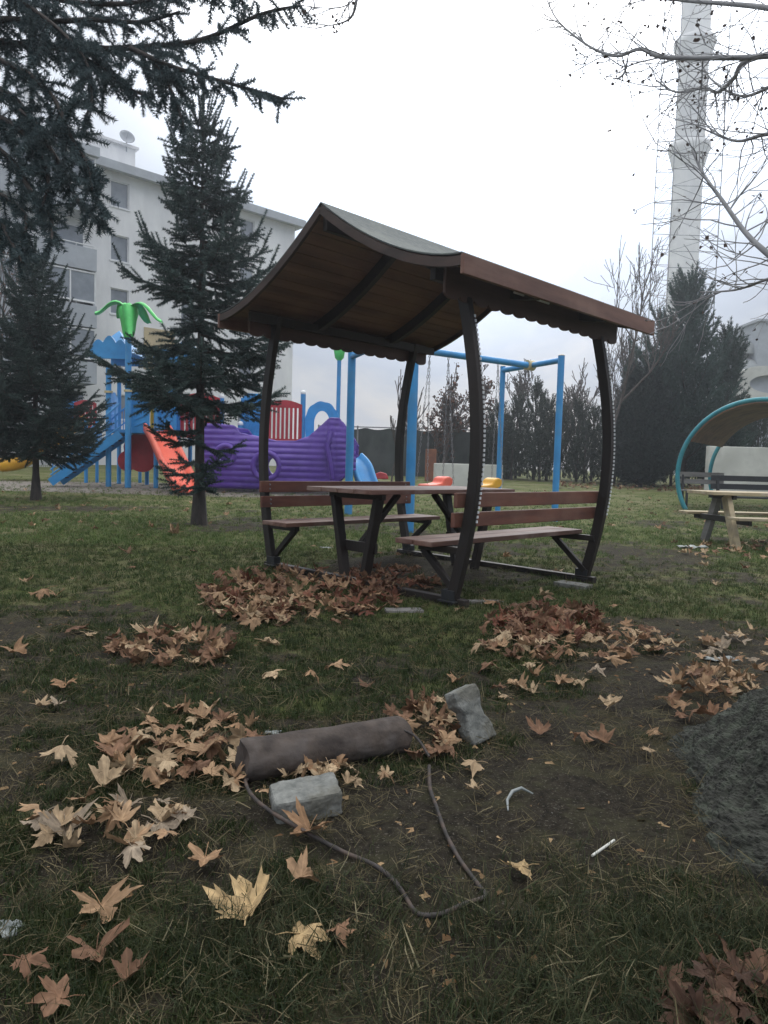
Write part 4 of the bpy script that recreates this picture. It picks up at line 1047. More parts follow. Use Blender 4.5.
# dark columnar conifers along the back
protos = []
def cyp(H, R, seed):
    rng = np.random.default_rng(seed); root = thing('cypress_tree', None, 'tree', (0, 0, 0)); pos = []; dirs = []; sc = []
    n = int(230*H/3*R/.6)
    ncl = 26; cl_ = [(rng.uniform(0, 6.28), rng.uniform(.05, .95)) for _ in range(ncl)]
    for i in range(n):
        t = rng.uniform(.02, 1)**.9; a = rng.uniform(0, 6.28)
        lump = 1+.36*math.sin(a*3+t*9+seed)+.2*math.sin(a*5-t*17)
        r = R*math.sin(math.pi*min(1, .18+.82*(1-t)**.8)*.5)**1.0*(.55+.45*rng.uniform())*lump*(1-t*.35)*(1 if t < .9 else .5)
        pos.append((r*math.cos(a), r*math.sin(a), H*t*.93)); dirs.append((math.cos(a)*.45+rng.normal(0, .2), math.sin(a)*.45+rng.normal(0, .2), 1)); sc.append(rng.uniform(.7, 1.2))
    v, f = tri_tube([([(0, 0, -.05), (0, 0, H*.5), (0, 0, H*.92)], [.07, .05, .01])], 6); npmesh('trunk', v, f, M_bark, None, True, root)
    put_twigs(pos, dirs, sc, T_FAR, (.014, .026, .018), (.034, .050, .034), rng, 'crown', root)
    return root
protos = [cyp(3.0, .62, 1), cyp(3.4, .75, 2), cyp(2.6, .80, 3)]
used = set()
spots = [(352, 445, 36.5), (372, 452, 37), (394, 440, 37.5), (455, 420, 36), (478, 422, 37), (498, 405, 34), (516, 398, 35), (534, 384, 34), (547, 400, 33), (560, 408, 34), (577, 402, 33), (592, 410, 34), (607, 404, 32.5), (622, 408, 33.5), (636, 400, 34.5), (655, 420, 32), (672, 428, 31), (690, 425, 31.5), (704, 430, 32), (716, 412, 34), (738, 400, 35), (757, 408, 36), (585, 425, 31.5), (615, 425, 31), (540, 430, 32), (512, 430, 33)]
for i, (px, pyt, Y) in enumerate(spots):
    k = i % 3; src = protos[k]; o = src if k not in used else copy_tree(src); used.add(k)
    x = P(px, 460, Y).x; z = gz(x, Y); Ht = P(px, pyt, Y).z-z; s = Ht/(3.0, 3.4, 2.6)[k]
    o.location = (x, Y, z); o.scale = (s*.85 if s > 1 else 1.0, s*.85 if s > 1 else 1.0, s); o.rotation_euler = (0, 0, i*1.7)
    o['group'] = 'dark conifers along the back of the park'
    o['label'] = ('dark upright conifer in the continuous row behind the far lawn' if px != 534 else 'tallest pointed dark cypress between the right swing posts')
for p_ in protos: p_['category'] = 'tree'
# ---------------------------------------------------------------- bare trees
def grow(base, d0, L0, r0, levels, rng, spread=.55, ratio=.72, nchild=(2, 4), upb=.15, wob=.12, out=None, minr=.003, seglen=5, tips=None):
    out = [] if out is None else out
    def rec(p, d, L, r, lv):
        pts = [p]; dd = np.array(d, float); n = seglen
        for i in range(n):
            dd = dd+rng.normal(0, wob, 3)+np.array([0, 0, upb*.25]); dd /= np.linalg.norm(dd); pts.append(pts[-1]+dd*L/n)
        out.append((pts, [max(minr, r*(1-.45*i/n)) for i in range(n+1)]))
        if lv <= 0:
            if tips is not None: tips.append((pts[-1], dd)); tips.append((pts[n//2], dd))
            return
        k = int(rng.integers(*nchild))+1
        for j in range(k):
            s = n if j == 0 else int(rng.integers(max(1, n//3), n+1)); q = pts[s]
            nd = dd+rng.normal(0, spread*(.45 if j == 0 else 1), 3)+np.array([0, 0, upb]); nd /= np.linalg.norm(nd)
            rec(q, nd, L*ratio*rng.uniform(.75, 1.15), r*(.68 if j == 0 else .5), lv-1)
    rec(np.array(base, float), np.array(d0, float), L0, r0, levels); return out
def bare_tree(px, Y, H, seed, label, levels=5, r0=.09, cat='tree', name='bare_tree', leafy=0, spread=.42, group=None, L0=.3, minr=.006, upb=.25):
    rng = np.random.default_rng(seed); x = P(px, 460, Y).x; g = Vector((x, Y, gz(x, Y))); root = thing(name, label, cat, g, 0, group); tips = []
    out = grow(g, (rng.normal(0, .05), rng.normal(0, .05), 1), H*L0, r0, levels, rng, spread=spread, upb=upb, tips=tips, minr=minr, wob=.08)
    zt_ = max(p[0][-1][2] for p in out)-g.z; k_ = H/zt_; b_ = np.array(g)
    out = [([b_+(np.array(q)-b_)*k_ for q in p_], r_) for p_, r_ in out]; tips = [(b_+(p_-b_)*k_, d_) for p_, d_ in tips]
    v, f = tri_tube(out[:1], 8); npmesh('trunk', v, f, M_twigbark, None, True, root)
    v, f = tri_tube(out[1:], 4); npmesh('crown', v, f, M_twigbark, None, True, root)
    if leafy:
        TV = np.array([(0, -.5, 0), (.6, -.6, .1), (1, 0, -.1), (.5, .55, .15), (0, .2, 0)])*.10; TF = np.array([(0, 1, 2), (0, 2, 3), (0, 3, 4)])
        pos = []; 
        for p, d in tips:
            for _ in range(leafy):
                if rng.uniform() < .5: pos.append(p+rng.normal(0, .07, 3))
        if pos:
            pos = np.array(pos); D = rng.normal(0, 1, pos.shape); v, f = tile(TV, TF, pos, frames(D, rng.uniform(0, 6, len(pos))), rng.uniform(.6, 1.3, len(pos)))
            c = np.repeat(np.array([(.10, .05, .035)])*rng.uniform(.6, 1.6, (len(pos), 1)), len(TV), axis=0)
            q = npmesh('dry_leaves', v, f, M_leaf, c, False, root)
    return root
bare_tree(606, 27, 8.9, 31, 'tall bare tree with thin upright branches rising behind the right gazebo post', levels=5, r0=.09, spread=.50, L0=.24, minr=.009, upb=.30)
bare_tree(636, 33, 8.4, 32, 'bare twiggy tree just left of the tallest pine', levels=5, r0=.09, spread=.34, L0=.25, minr=.017, upb=.45)
bare_tree(392, 26, 4.4, 33, 'thin bare sapling seen left of the middle gazebo post', levels=3, r0=.035, spread=.30, L0=.42, minr=.014)
bare_tree(441, 33, 5.2, 34, 'spreading bare tree with dry brown leaves behind the swing beam', levels=5, r0=.09, leafy=2, L0=.22, spread=.6, minr=.017)
bare_tree(475, 35, 5.4, 35, 'leafy brown-tinged bare tree right of the spreading one behind the swings', levels=5, r0=.08, leafy=2, L0=.22, spread=.6, minr=.017)
bare_tree(520, 38, 6.2, 36, 'fine pinkish bare tree seen between the right swing posts', levels=5, r0=.08, L0=.22, spread=.5, minr=.017)
bare_tree(575, 38, 6.2, 37, 'fine bare tree just right of the nearest blue swing post', levels=5, r0=.08, L0=.22, spread=.5, minr=.017)
bare_tree(733, 38, 4.6, 38, 'bare tree with brown leaves in front of the mosque dome', levels=5, r0=.09, leafy=2, L0=.25, spread=.55, minr=.017)
bare_tree(4, 30, 9.5, 39, 'bare tree with a few brown leaves in front of the balconies at the left edge', levels=5, r0=.10, leafy=1, L0=.25, spread=.45, minr=.014)
for i, (px, Y, H, s) in enumerate(((418, 36, 3.2, 40), (462, 36.5, 3.2, 41), (500, 36, 3.4, 42))):
    bare_tree(px, Y, H, s, 'low bare shrub in the brush behind the screened fence', levels=5, r0=.04, cat='shrub', name='bare_shrub', L0=.2, spread=.6, minr=.017, group='shrubs behind the screened fence')
# ---------------------------------------------------------------- overhanging cedar, top left
rng = np.random.default_rng(3)
CB = Vector((-4.3, 5.6, gz(-4.3, 5.6)))
cedar = thing('cedar_tree', 'dark cedar whose needled limbs hang into the upper left corner', 'tree', CB)
lims = []
def limb(pxs, Y0, Y1, r0, r1=.008):
    n = len(pxs); pts = []
    for i, (x, y) in enumerate(pxs): pts.append(np.array(P(x, y, Y0+(Y1-Y0)*i/(n-1))))
    out = []
    for i in range(n-1):
        p0 = pts[max(i-1, 0)]; p1 = pts[i]; p2 = pts[i+1]; p3 = pts[min(i+2, n-1)]
        for k in range(6):
            t = k/6; out.append(.5*((2*p1)+(p2-p0)*t+(2*p0-5*p1+4*p2-p3)*t*t+(3*p1-p0-3*p2+p3)*t**3))
    out.append(pts[-1]); m = len(out); return (out, [r0+(r1-r0)*i/(m-1) for i in range(m)])
TC = np.array(CB)
def trunk_at(z): return (TC[0]+.02*z, TC[1], z)
main = [limb([(-330, 60), (-120, 20), (0, 42), (70, 48), (130, 48), (200, 40), (262, 14), (300, 6)], 5.6, 4.8, .034),
        limb([(130, 48), (170, 66), (210, 78), (245, 88), (284, 99)], 4.95, 4.7, .018),
        limb([(150, 56), (168, 84), (178, 108), (184, 128)], 4.95, 4.7, .010),
        limb([(-330, 100), (-100, 60), (0, 90), (30, 120), (60, 165), (80, 205), (100, 222)], 5.6, 4.6, .034),
        limb([(-330, 160), (-80, 110), (0, 150), (30, 190), (50, 215), (52, 240)], 5.6, 4.5, .03),
        limb([(-300, -60), (-100, -40), (0, -15), (60, 0), (120, 4), (190, -6), (240, -4)], 5.5, 4.9, .03),
        limb([(20, 0), (60, 30), (85, 60), (92, 95), (84, 122)], 5.0, 4.6, .014),
        limb([(-100, 160), (-10, 215), (10, 240), (22, 262)], 5.2, 4.6, .02),
        limb([(-330, 220), (-90, 170), (-10, 190), (25, 215), (20, 245)], 5.6, 4.7, .03),
        limb([(0, 60), (30, 75), (55, 100), (70, 135), (88, 165), (92, 190)], 4.9, 4.5, .02),
        limb([(60, 48), (100, 66), (125, 86), (150, 98)], 5.0, 4.8, .012),
        limb([(-60, 30), (0, 20), (40, 22), (90, 20), (140, 22), (180, 12)], 5.3, 5.0, .03),
        limb([(20, 110), (45, 130), (68, 142), (84, 170), (96, 196), (104, 218)], 4.8, 4.5, .012),
        limb([(-50, 110), (0, 118), (30, 140), (48, 178), (40, 212)], 5.0, 4.6, .025)]
T_CED = [needle_twig(80, .15, .036, .0075, 1.0, .5, seed=s) for s in range(4)]
pos = []; dirs = []; sc = []; brs = list(main)
for pts, rad in main:
    P_ = np.array(pts); Ls = np.linalg.norm(np.diff(P_, axis=0), axis=1); tot = Ls.sum(); n = int(tot/.028)
    cum = np.concatenate([[0], np.cumsum(Ls)])
    for i in range(n):
        s = tot*(i+rng.uniform())/n; a = min(len(Ls)-1, int(np.searchsorted(cum, s)-1)); a = max(0, a); p = P_[a]+(P_[a+1]-P_[a])*((s-cum[a])/Ls[a])
        if p[0] < -3.9: continue
        fw = (P_[a+1]-P_[a])/Ls[a]; d = fw*.7+rng.normal(0, .55, 3)+np.array([0, 0, -.25]); d /= np.linalg.norm(d)
        rel = s/tot; ln = rng.uniform(.06, .42)*(1.15-rel)
        if rng.uniform() < .30: ln *= 1.4
        kk = max(1, int(ln/.085)); q = p.copy(); dd = d.copy(); line = [p]
        for j in range(kk):
            dd = dd+rng.normal(0, .16, 3)+np.array([0, 0, -.10]); dd /= np.linalg.norm(dd)
            pos.append(q.copy()); dirs.append(dd.copy()); sc.append(rng.uniform(.8, 1.2))
            if rng.uniform() < .6: pos.append(q.copy()); dirs.append(dd+rng.normal(0, .6, 3)); sc.append(rng.uniform(.5, .9))
            q = q+dd*.085; line.append(q)
        brs.append((line, list(np.linspace(.004, .002, len(line)))) if len(line) > 1 else (line+[p+d*.05], [.004, .002]))
v, f = tri_tube([([trunk_at(z) for z in np.linspace(-.1, 7.5, 14)], list(np.linspace(.24, .06, 14)))], 14); npmesh('trunk', v, f, M_bark, None, True, cedar)
v, f = tri_tube(brs, 5); npmesh('limbs', v, f, M_bark, None, True, cedar)
put_twigs(pos, dirs, sc, T_CED, (.055, .085, .092), (.11, .15, .16), rng, 'crown', cedar)
print('cedar twigs', len(pos))
# ---------------------------------------------------------------- near plane tree, right
plane = thing('plane_tree', 'large plane tree with flaring grey root at the right edge and bare twigs overhead', 'tree', (TRK.x, TRK.y, gz(TRK.x, TRK.y)))
rng = np.random.default_rng(12); zs_ = list(np.concatenate([np.linspace(-.10, .6, 80), np.linspace(.7, 7, 24)])); seg = 420; V_ = []; F_ = []
zs_ = [-.08]+[.7*(i/170)**1.7 for i in range(171)]+list(np.linspace(.78, 7, 24))
for z in zs_:
    zz = max(0, z+.02); rad = .22-.008*min(z, 6)+.45*max(0, 1-zz/.46)**1.2
    cx = TRK.x+.10*z*.6; cy_ = TRK.y+.02*z
    for k in range(seg):
        t = 2*math.pi*k/seg
        fl = 1+(.10*math.cos(3*t+.6)+.06*math.cos(5*t+1.3))*math.exp(-zz/.25)
        rr = rad*fl*(1+.06*noise.noise(Vector((math.cos(t)*1.5, math.sin(t)*1.5, z*2.2))))
        q = Vector((cx+rr*math.cos(t), cy_+rr*math.sin(t), z)); sl = 1.1 if zz < .5 else 0.0
        nn = Vector((math.cos(t), math.sin(t), sl)).normalized(); nz3 = noise.noise
        h_ = .030*nz3(q*5.5)+.020*nz3(q*13)+.013*nz3(q*31)+.010*abs(nz3(q*70))+.005*nz3(q*150)
        V_.append(tuple(q+nn*h_))
n = len(zs_)
for i in range(n-1):
    for k in range(seg): k2 = (k+1) % seg; F_.append((i*seg+k, i*seg+k2, (i+1)*seg+k2, (i+1)*seg+k))
MB().add(V_, F_, 0, False).build('trunk', M_barkgrey, plane)
lim = [limb([(1300, -260), (1060, -60), (830, 20), (768, 8), (730, 4), (690, 1), (640, -4), (600, -12)], 3.4, 5.2, .022, .006),
       limb([(1100, -200), (950, 0), (840, 44), (768, 56), (712, 58), (662, 57), (640, 49), (618, 56), (596, 50), (572, 34), (556, 18), (546, -2)], 3.4, 4.8, .019, .003),
       limb([(790, 48), (745, 62), (734, 78), (718, 92), (704, 88), (676, 92), (656, 80)], 3.9, 4.6, .016, .004),
       limb([(1050, 0), (900, 110), (830, 130), (768, 134), (737, 141), (706, 130)], 3.4, 4.2, .022, .004),
       limb([(1060, 300), (880, 330), (800, 278), (768, 254), (745, 232), (722, 200), (704, 175), (692, 150)], 3.0, 4.0, .022, .005),
       limb([(1060, 200), (900, 250), (820, 262), (768, 279), (735, 290), (700, 292)], 3.2, 4.2, .016, .003),
       limb([(840, 44), (800, 70), (768, 88), (740, 96), (712, 80), (700, 60)], 3.8, 4.5, .014, .003),
       limb([(662, 57), (640, 62), (622, 66), (600, 52), (588, 56), (572, 60)], 4.5, 4.8, .005, .002),
       limb([(628, 58), (626, 70), (620, 78), (604, 80)], 4.6, 4.7, .003, .0015),
       limb([(700, -60), (560, -60), (440, -50), (372, -30), (358, -4), (353, 14), (344, 22), (322, 27)], 4.0, 4.4, .02, .002),
       limb([(358, -6), (345, 6), (325, 8), (306, 6), (296, 4)], 4.3, 4.4, .004, .002)]
lim2 = []
for q, (pts, rad) in enumerate(lim):
    s0 = proj(pts[0])
    if s0[0] > 1000 or q == 9:
        k = next(i for i, p in enumerate(pts) if proj(p)[0] < 900 or q == 9)
        p = np.array(pts[k]); zt_ = max(1.6, p[2]-.55); tp = np.array([TRK.x+.06*zt_, TRK.y+.02*zt_, zt_])
        r0_ = rad[k]; m_ = [tp+(p-tp)*s+np.array([0, 0, .10*math.sin(math.pi*s)]) for s in np.linspace(0, 1, 9)]
        lim2.append((m_[:-1]+pts[k:], list(np.linspace(r0_*1.8, r0_, 9))[:-1]+rad[k:]))
    else: lim2.append((pts, rad))
lim = lim2
twg = []; tips = []
for pts, rad in lim:
    P_ = np.array(pts); m = len(P_)
    for i in range(3, m):
        pp = proj(P_[i])
        if pp is None or pp[0] > 830: continue
        small = rad[0] < .007 or pp[0] < 380
        for _ in range(1 if small else 2):
            if rng.uniform() < (.3 if small else .42):
                fw = P_[i]-P_[i-1]; fw /= np.linalg.norm(fw); d = fw*.6+rng.normal(0, .6, 3)*np.array([1, .7, 1]); d /= np.linalg.norm(d)
                grow(P_[i], d, rng.uniform(.12, .34)*(.4 if small else 1), .0038, 1, rng, spread=.5, nchild=(1, 3), upb=.0, wob=.13, out=twg, minr=.0012, seglen=4, tips=tips)
v, f = tri_tube(lim, 8); npmesh('limbs', v, f, M_palebark, None, True, plane)
v, f = tri_tube(twg, 4); npmesh('twigs', v, f, M_palebark, None, True, plane)
TV = np.array([(0, -.5, 0), (.6, -.6, .25), (1.1, 0, -.1), (.5, .55, .25), (0, .2, 0)])*.017; TF = np.array([(0, 1, 2), (0, 2, 3), (0, 3, 4)])
pp_ = np.array([p+rng.normal(0, .006, 3) for p, d in tips for _ in range(2) if rng.uniform() < .2 and not 370 < (proj(p) or (0,))[0] < 560]); D = rng.normal(0, 1, pp_.shape)
v, f = tile(TV, TF, pp_, frames(D, rng.uniform(0, 6, len(pp_))), rng.uniform(.6, 1.3, len(pp_)))
npmesh('dry_leaves', v, f, M_leaf, np.repeat(np.array([(.09, .065, .055)])*rng.uniform(.6, 1.3, (len(pp_), 1)), 5, axis=0), False, plane)
# ============================================================ GRASS
rng = np.random.default_rng(5)
def tuft(n, h, w, spread, seed):
    r = np.random.default_rng(seed); V = []; F = []
    for i in range(n):
        a = r.uniform(0, 6.28); b = np.array([r.normal(0, spread), r.normal(0, spread), 0]); hh = h*r.uniform(.5, 1.25); ln = r.uniform(.2, 1.25)
        d = np.array([math.cos(a), math.sin(a), 0]); s = np.array([-d[1], d[0], 0])*w/2*r.uniform(.7, 1.3); j = len(V)
        p1 = b+d*hh*.22*ln+np.array([0, 0, hh*.55]); p2 = b+d*hh*.75*ln+np.array([0, 0, hh*(.98-.45*min(1, ln)**2)])
        V += [tuple(b-s), tuple(b+s), tuple(p1-s*.8), tuple(p1+s*.8), tuple(p2)]; F += [(j, j+1, j+3), (j, j+3, j+2), (j+2, j+3, j+4)]
    return np.array(V), np.array(F)
TUF = [tuft(12, .024, .0026, .013, s) for s in range(4)]
LONG = [tuft(7, .085, .0022, .014, 20+s) for s in range(3)]
STRAW = [tuft(3, .075, .0018, .02, 40+s) for s in range(3)]
pos = [[], []]; 
def sample(n, ya, yb):
    y = rng.uniform(ya, yb, n); x = rng.uniform(-1, 1, n)*(y*.68+.55); return np.stack([x, y], 1)
allV = []; allF = []; allC = []; off = 0
def emit(pts, templ, scl, ca, cb, tilt=.25, flat=False):
    global off
    pts = np.array(pts)
    if not len(pts): return
    z = np.array([gz(a, b) for a, b in pts]); p = np.column_stack([pts, z-.003]); wh = rng.integers(0, len(templ), len(p))
    for k, (TV, TF) in enumerate(templ):
        s = wh == k; m = int(s.sum())
        if not m: continue
        a = rng.uniform(0, 6.28, m); R3 = np.zeros((m, 3, 3)); tx = rng.normal(0, tilt, m); ty = rng.normal(0, tilt, m)
        zax = np.stack([tx, ty, np.ones(m)], 1)
        if flat: zax[:, 2] = .25
        zax /= np.linalg.norm(zax, axis=1, keepdims=True); xa = np.stack([np.cos(a), np.sin(a), np.zeros(m)], 1); xa -= zax*(xa*zax).sum(1, keepdims=True); xa /= np.linalg.norm(xa, axis=1, keepdims=True)
        R3[:, :, 0] = xa; R3[:, :, 1] = np.cross(zax, xa); R3[:, :, 2] = zax
        v, f = tile(TV, TF, p[s], R3, np.asarray(scl)[s] if hasattr(scl, '__len__') else np.full(m, scl)*rng.uniform(.7, 1.3, m))
        t = rng.uniform(0, 1, m)[:, None]; c = (np.array(ca)*(1-t)+np.array(cb)*t)*rng.uniform(.75, 1.2, (m, 1))
        allV.append(v); allF.append(f+off); allC.append(np.repeat(c, len(TV), axis=0)); off += len(v)
RODP = [q for q in cp[::2]]
def keep(pts, thr, soft=.18):
    out = []
    for x, y in pts:
        if math.hypot(x-TRK.x, y-TRK.y) < .40: continue
        if y < 2.8 and any((x-q.x)**2+(y-q.y)**2 < .0012 for q in RODP): continue
        b = bare(x, y)+.42*noise.noise(Vector((x*11, y*11, 1.7)))*(1-.6*smooth(3, 8, y))+.26*(1-smooth(1.6, 3.4, y))*(1 if thr < .6 else 0)  # sparser tufts up close, part of the painted canopy darkening
        if rng.uniform() < 1-smooth(thr-soft, thr+soft, b): out.append((x, y))
    return out
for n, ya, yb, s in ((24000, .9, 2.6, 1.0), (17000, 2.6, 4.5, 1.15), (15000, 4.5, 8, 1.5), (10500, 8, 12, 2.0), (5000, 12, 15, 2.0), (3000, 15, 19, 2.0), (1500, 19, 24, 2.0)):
    f_ = .54+1.18*smooth(1.2, 9, ya); emit(keep(sample(n, ya, yb), .50), TUF, s, (.026*f_, .052*f_, .013*f_), (.080*f_, .108*f_, .034*f_))  # nearer blades darker: canopy shade put into the grass colour
for n, ya, yb, s in ((12500, .9, 2.8, .9), (7000, 2.8, 5.5, 1.1), (5000, 5.5, 11, 1.6), (3000, 11, 18, 2)):
    emit(keep(sample(n, ya, yb), .75), STRAW, s, (.11, .092, .05), (.20, .165, .095), .7, True)
# longer tangled grass in the near right and around the leaves
lg_ = []
for cx, cy2, sx, sy, n in ((.62, 1.38, .26, .16, 1100), (-.22, 1.42, .14, .13, 420), (.95, 1.25, .2, .15, 380), (-.75, 1.3, .2, .12, 220), (.30, 1.2, .2, .08, 200)):
    lg_ += [(rng.normal(cx, sx), rng.normal(cy2, sy)) for _ in range(n)]
lg_ = [q for q in lg_ if q[1] > .95]
emit(lg_, LONG, .85, (.020, .032, .014), (.060, .068, .030), .5)
emit(lg_[::4], STRAW, 1.1, (.16, .14, .08), (.24, .21, .13), .7, True)
# grass along the foot of spruces etc. is part of the same turf
g_ = npmesh('grass', np.concatenate(allV), np.concatenate(allF), M_grass, np.concatenate(allC)); g_['kind'] = 'stuff'; g_['label'] = 'short winter grass with dry straw blades'
# crumbs, pebbles, tiny twigs
allV = []; allF = []; allC = []; off = 0
ico = np.array([(1, 0, 0), (-1, 0, 0), (0, 1, 0), (0, -1, 0), (0, 0, 1), (0, 0, -1)], float); icf = np.array([(0, 2, 4), (2, 1, 4), (1, 3, 4), (3, 0, 4), (2, 0, 5), (1, 2, 5), (3, 1, 5), (0, 3, 5)])
icos = [(ico*np.array([1, .8, .55])*rng.uniform(.75, 1.25, (6, 1)), icf) for _ in range(4)]
pts = sample(36000, 1.0, 4.2); pts = [q for q in pts if bare(*q) > .22]
emit(pts, icos, rng.uniform(.0012, .0052, len(pts))*rng.choice([1, 1, 1, 1.7], len(pts)), (.030, .026, .020), (.105, .092, .074), .4)
pts = sample(800, 1.05, 4.5); emit(pts, icos, rng.uniform(.002, .0065, len(pts)), (.30, .29, .27), (.46, .45, .43), .4)
tw = (np.array([(-1, 0, .0), (-1, .03, .02), (0, .05, .05), (0, .09, .04), (1, 0, .02), (1, .03, .0)]), np.array([(0, 1, 2), (1, 3, 2), (2, 3, 4), (3, 5, 4)]))
pts = sample(1300, 1.05, 5); emit(pts, [tw], rng.uniform(.012, .05, len(pts)), (.10, .08, .055), (.24, .20, .13), .2)
# small torn leaf bits
bit = (np.array([(-1, -.4, 0), (0, -.7, .2), (1, 0, .1), (.3, .7, .3), (-.7, .5, 0)]), np.array([(0, 1, 2), (0, 2, 3), (0, 3, 4)]))
pts = list(sample(1500, 1.05, 6))
for px, py, s in ((570, 660, 70), (300, 625, 90), (690, 650, 60), (170, 680, 60), (180, 770, 60), (430, 740, 40)):
    for _ in range(160): g = G(px+rng.normal(0, s), py+rng.normal(0, s*.25)); pts.append((g.x, g.y))
pts = np.array(pts); emit(pts, [bit], rng.uniform(.006, .020, len(pts)), (.15, .085, .045), (.30, .21, .12), .4)
d_ = npmesh('soil_crumbs', np.concatenate(allV), np.concatenate(allF), M_debris, np.concatenate(allC)); d_['kind'] = 'stuff'; d_['label'] = 'soil crumbs, pebbles, straw and torn leaf bits'
# ============================================================ FALLEN LEAVES
def leaf_mesh(seed):
    r = random.Random(seed)
    prof = [(0, 1.0), (7, .84), (11, .80), (15, .68), (19, .66), (24, .50), (29, .48), (35, .62), (40, .78), (45, .80), (52, .97), (57, .80), (62, .78), (67, .62), (73, .62), (79, .48), (86, .48), (94, .58), (101, .62), (107, .76), (113, .58), (122, .52), (132, .42), (146, .34), (160, .27), (172, .16)]
    dp_ = r.uniform(-.10, .10); prof = [(a, q-dp_*(1 if a in (24, 29, 79, 86) else 0)) for a, q in prof]
    full = [(a, q) for a, q in prof]+[(180, .10)]+[(-a, q) for a, q in prof[:0:-1]]
    lw = [r.uniform(.80, 1.12) for _ in range(9)]; full = [(a+r.uniform(-2.5, 2.5), q*r.uniform(.88, 1.12)*lw[int((a+200)//50)]) for a, q in full]; n = len(full)
    V = [(0, 0, 0)]; vein = [1.0]; fr = (.34, .68, 1.0)
    for q in fr:
        for i, (a, rad) in enumerate(full):
            t = R_(a); V.append((rad*q*math.cos(t), rad*q*math.sin(t), 0)); vein.append(1.0 if i in (0, 10, 19, n-10, n-19) else 0.0)
    F = [(0, 1+i, 1+(i+1) % n) for i in range(n)]
    for k in range(2):
        for i in range(n):
            a, b = 1+k*n+i, 1+k*n+(i+1) % n; c, d = a+n, b+n; F += [(a, c, d), (a, d, b)]
    V = np.array(V)
    kx = r.uniform(.3, 1.3)*r.choice((1, 1, -1)); ky = r.uniform(.3, 1.5)*r.choice((1, 1, -1)); ph = r.uniform(0, 6.28)
    R2 = np.hypot(V[:, 0], V[:, 1]); A = np.arctan2(V[:, 1], V[:, 0])
    lobes = np.minimum.reduce([abs(A-R_(c)) for c in (0, 52, 107, -52, -107)])
    z = .10*R2*np.minimum(lobes/R_(26), 1)+.13*R2**2*np.sin(2*A+ph)+.09*R2**3*np.sin(5*A+ph*2)+.05*R2*np.sin(9*A+ph)
    z = z+r.choice((0, .25, .5, -.3, -.6, .9))*abs(V[:, 1])*(1-.3*R2)+.07*np.sin(7*V[:, 0]+ph)*np.cos(6*V[:, 1]+ph)
    V[:, 0] *= r.uniform(.8, 1.1); V[:, 1] *= r.uniform(.72, 1.1)
    # roll the blade about a slanted axis
    ca, sa = math.cos(ph), math.sin(ph); x = V[:, 0]*ca+V[:, 1]*sa; y = -V[:, 0]*sa+V[:, 1]*ca
    k1 = r.choice((.5, .9, 1.4, -.6, -1.0, -1.4)); xx = np.sin(k1*x)/k1; zz = (1-np.cos(k1*x))/k1+z
    k2 = r.choice((.2, .5, -.4)); yy = np.sin(k2*y)/k2; zz = zz+(1-np.cos(k2*y))/k2
    V = np.stack([xx*ca-yy*sa, xx*sa+yy*ca, zz], 1); V[:, 2] -= np.percentile(V[:, 2], 12)
    # petiole
    m = len(V); base = V[1+2*n+len(prof)]; p0 = V[1+len(prof)]; tip = base+np.array([-.55, r.uniform(-.2, .2), r.uniform(-.02, .2)]); mid = (base+tip)/2+np.array([0, 0, .05])
    w = .016; st = []
    for c in (V[0]*.6+p0*.4, base, mid, tip): st += [c+(0, w, .008), c+(0, -w, .008), c+(0, 0, w*1.6+.008)]
    V = np.concatenate([V, np.array(st)]); vein += [.8]*12
    for q in range(3):
        for e in range(3):
            a, b = m+3*q+e, m+3*q+(e+1) % 3; F += [(a, b, b+3), (a, b+3, a+3)]
    return V, np.array(F), np.array(vein), R2
LM = [leaf_mesh(s) for s in range(26)]
RL = random.Random(77)
PALE = ((.33, .235, .145), (.41, .305, .195)); TAN = ((.25, .15, .085), (.34, .225, .135)); BRN = ((.12, .064, .040), (.23, .132, .080)); RUST = ((.10, .038, .024), (.19, .080, .048)); GOLD = ((.38, .26, .13), (.44, .32, .175)); DK = ((.045, .024, .017), (.11, .060, .038)); GREY = ((.26, .205, .15), (.33, .265, .20))
leaves = []
def leaf(px, py, size, pal, label=None, group=None, h=.008, tilt=.15, yaw=None, shape=None):
    g = G(px, py); leaves.append(dict(p=Vector((g.x, g.y, g.z+h+.018)), s=size*1.27, pal=pal, label=label, group=group, tilt=tilt, yaw=RL.uniform(0, 6.28) if yaw is None else yaw, shape=RL.randrange(26) if shape is None else shape))
def heap(px, py, rx, ry, n, hmax, pals, label, group, size=(.055, .09), tilt=.5, cen=.55):
    for i in range(n):
        a = RL.uniform(0, 6.28); q = RL.uniform(0, 1)**cen; x = px+rx*q*math.cos(a); y = py+ry*q*math.sin(a)
        h = hmax*max(0, 1-q*q)*RL.uniform(.1, 1)+.024
        g = G(x, y); x2, y2 = g.x, g.y
        leaves.append(dict(p=Vector((x2, y2, gz(x2, y2)+h)), s=RL.uniform(*size), pal=RL.choice(pals), label=label, group=group, tilt=tilt*RL.uniform(.2, 1.1), yaw=RL.uniform(0, 6.28), shape=RL.randrange(26)))
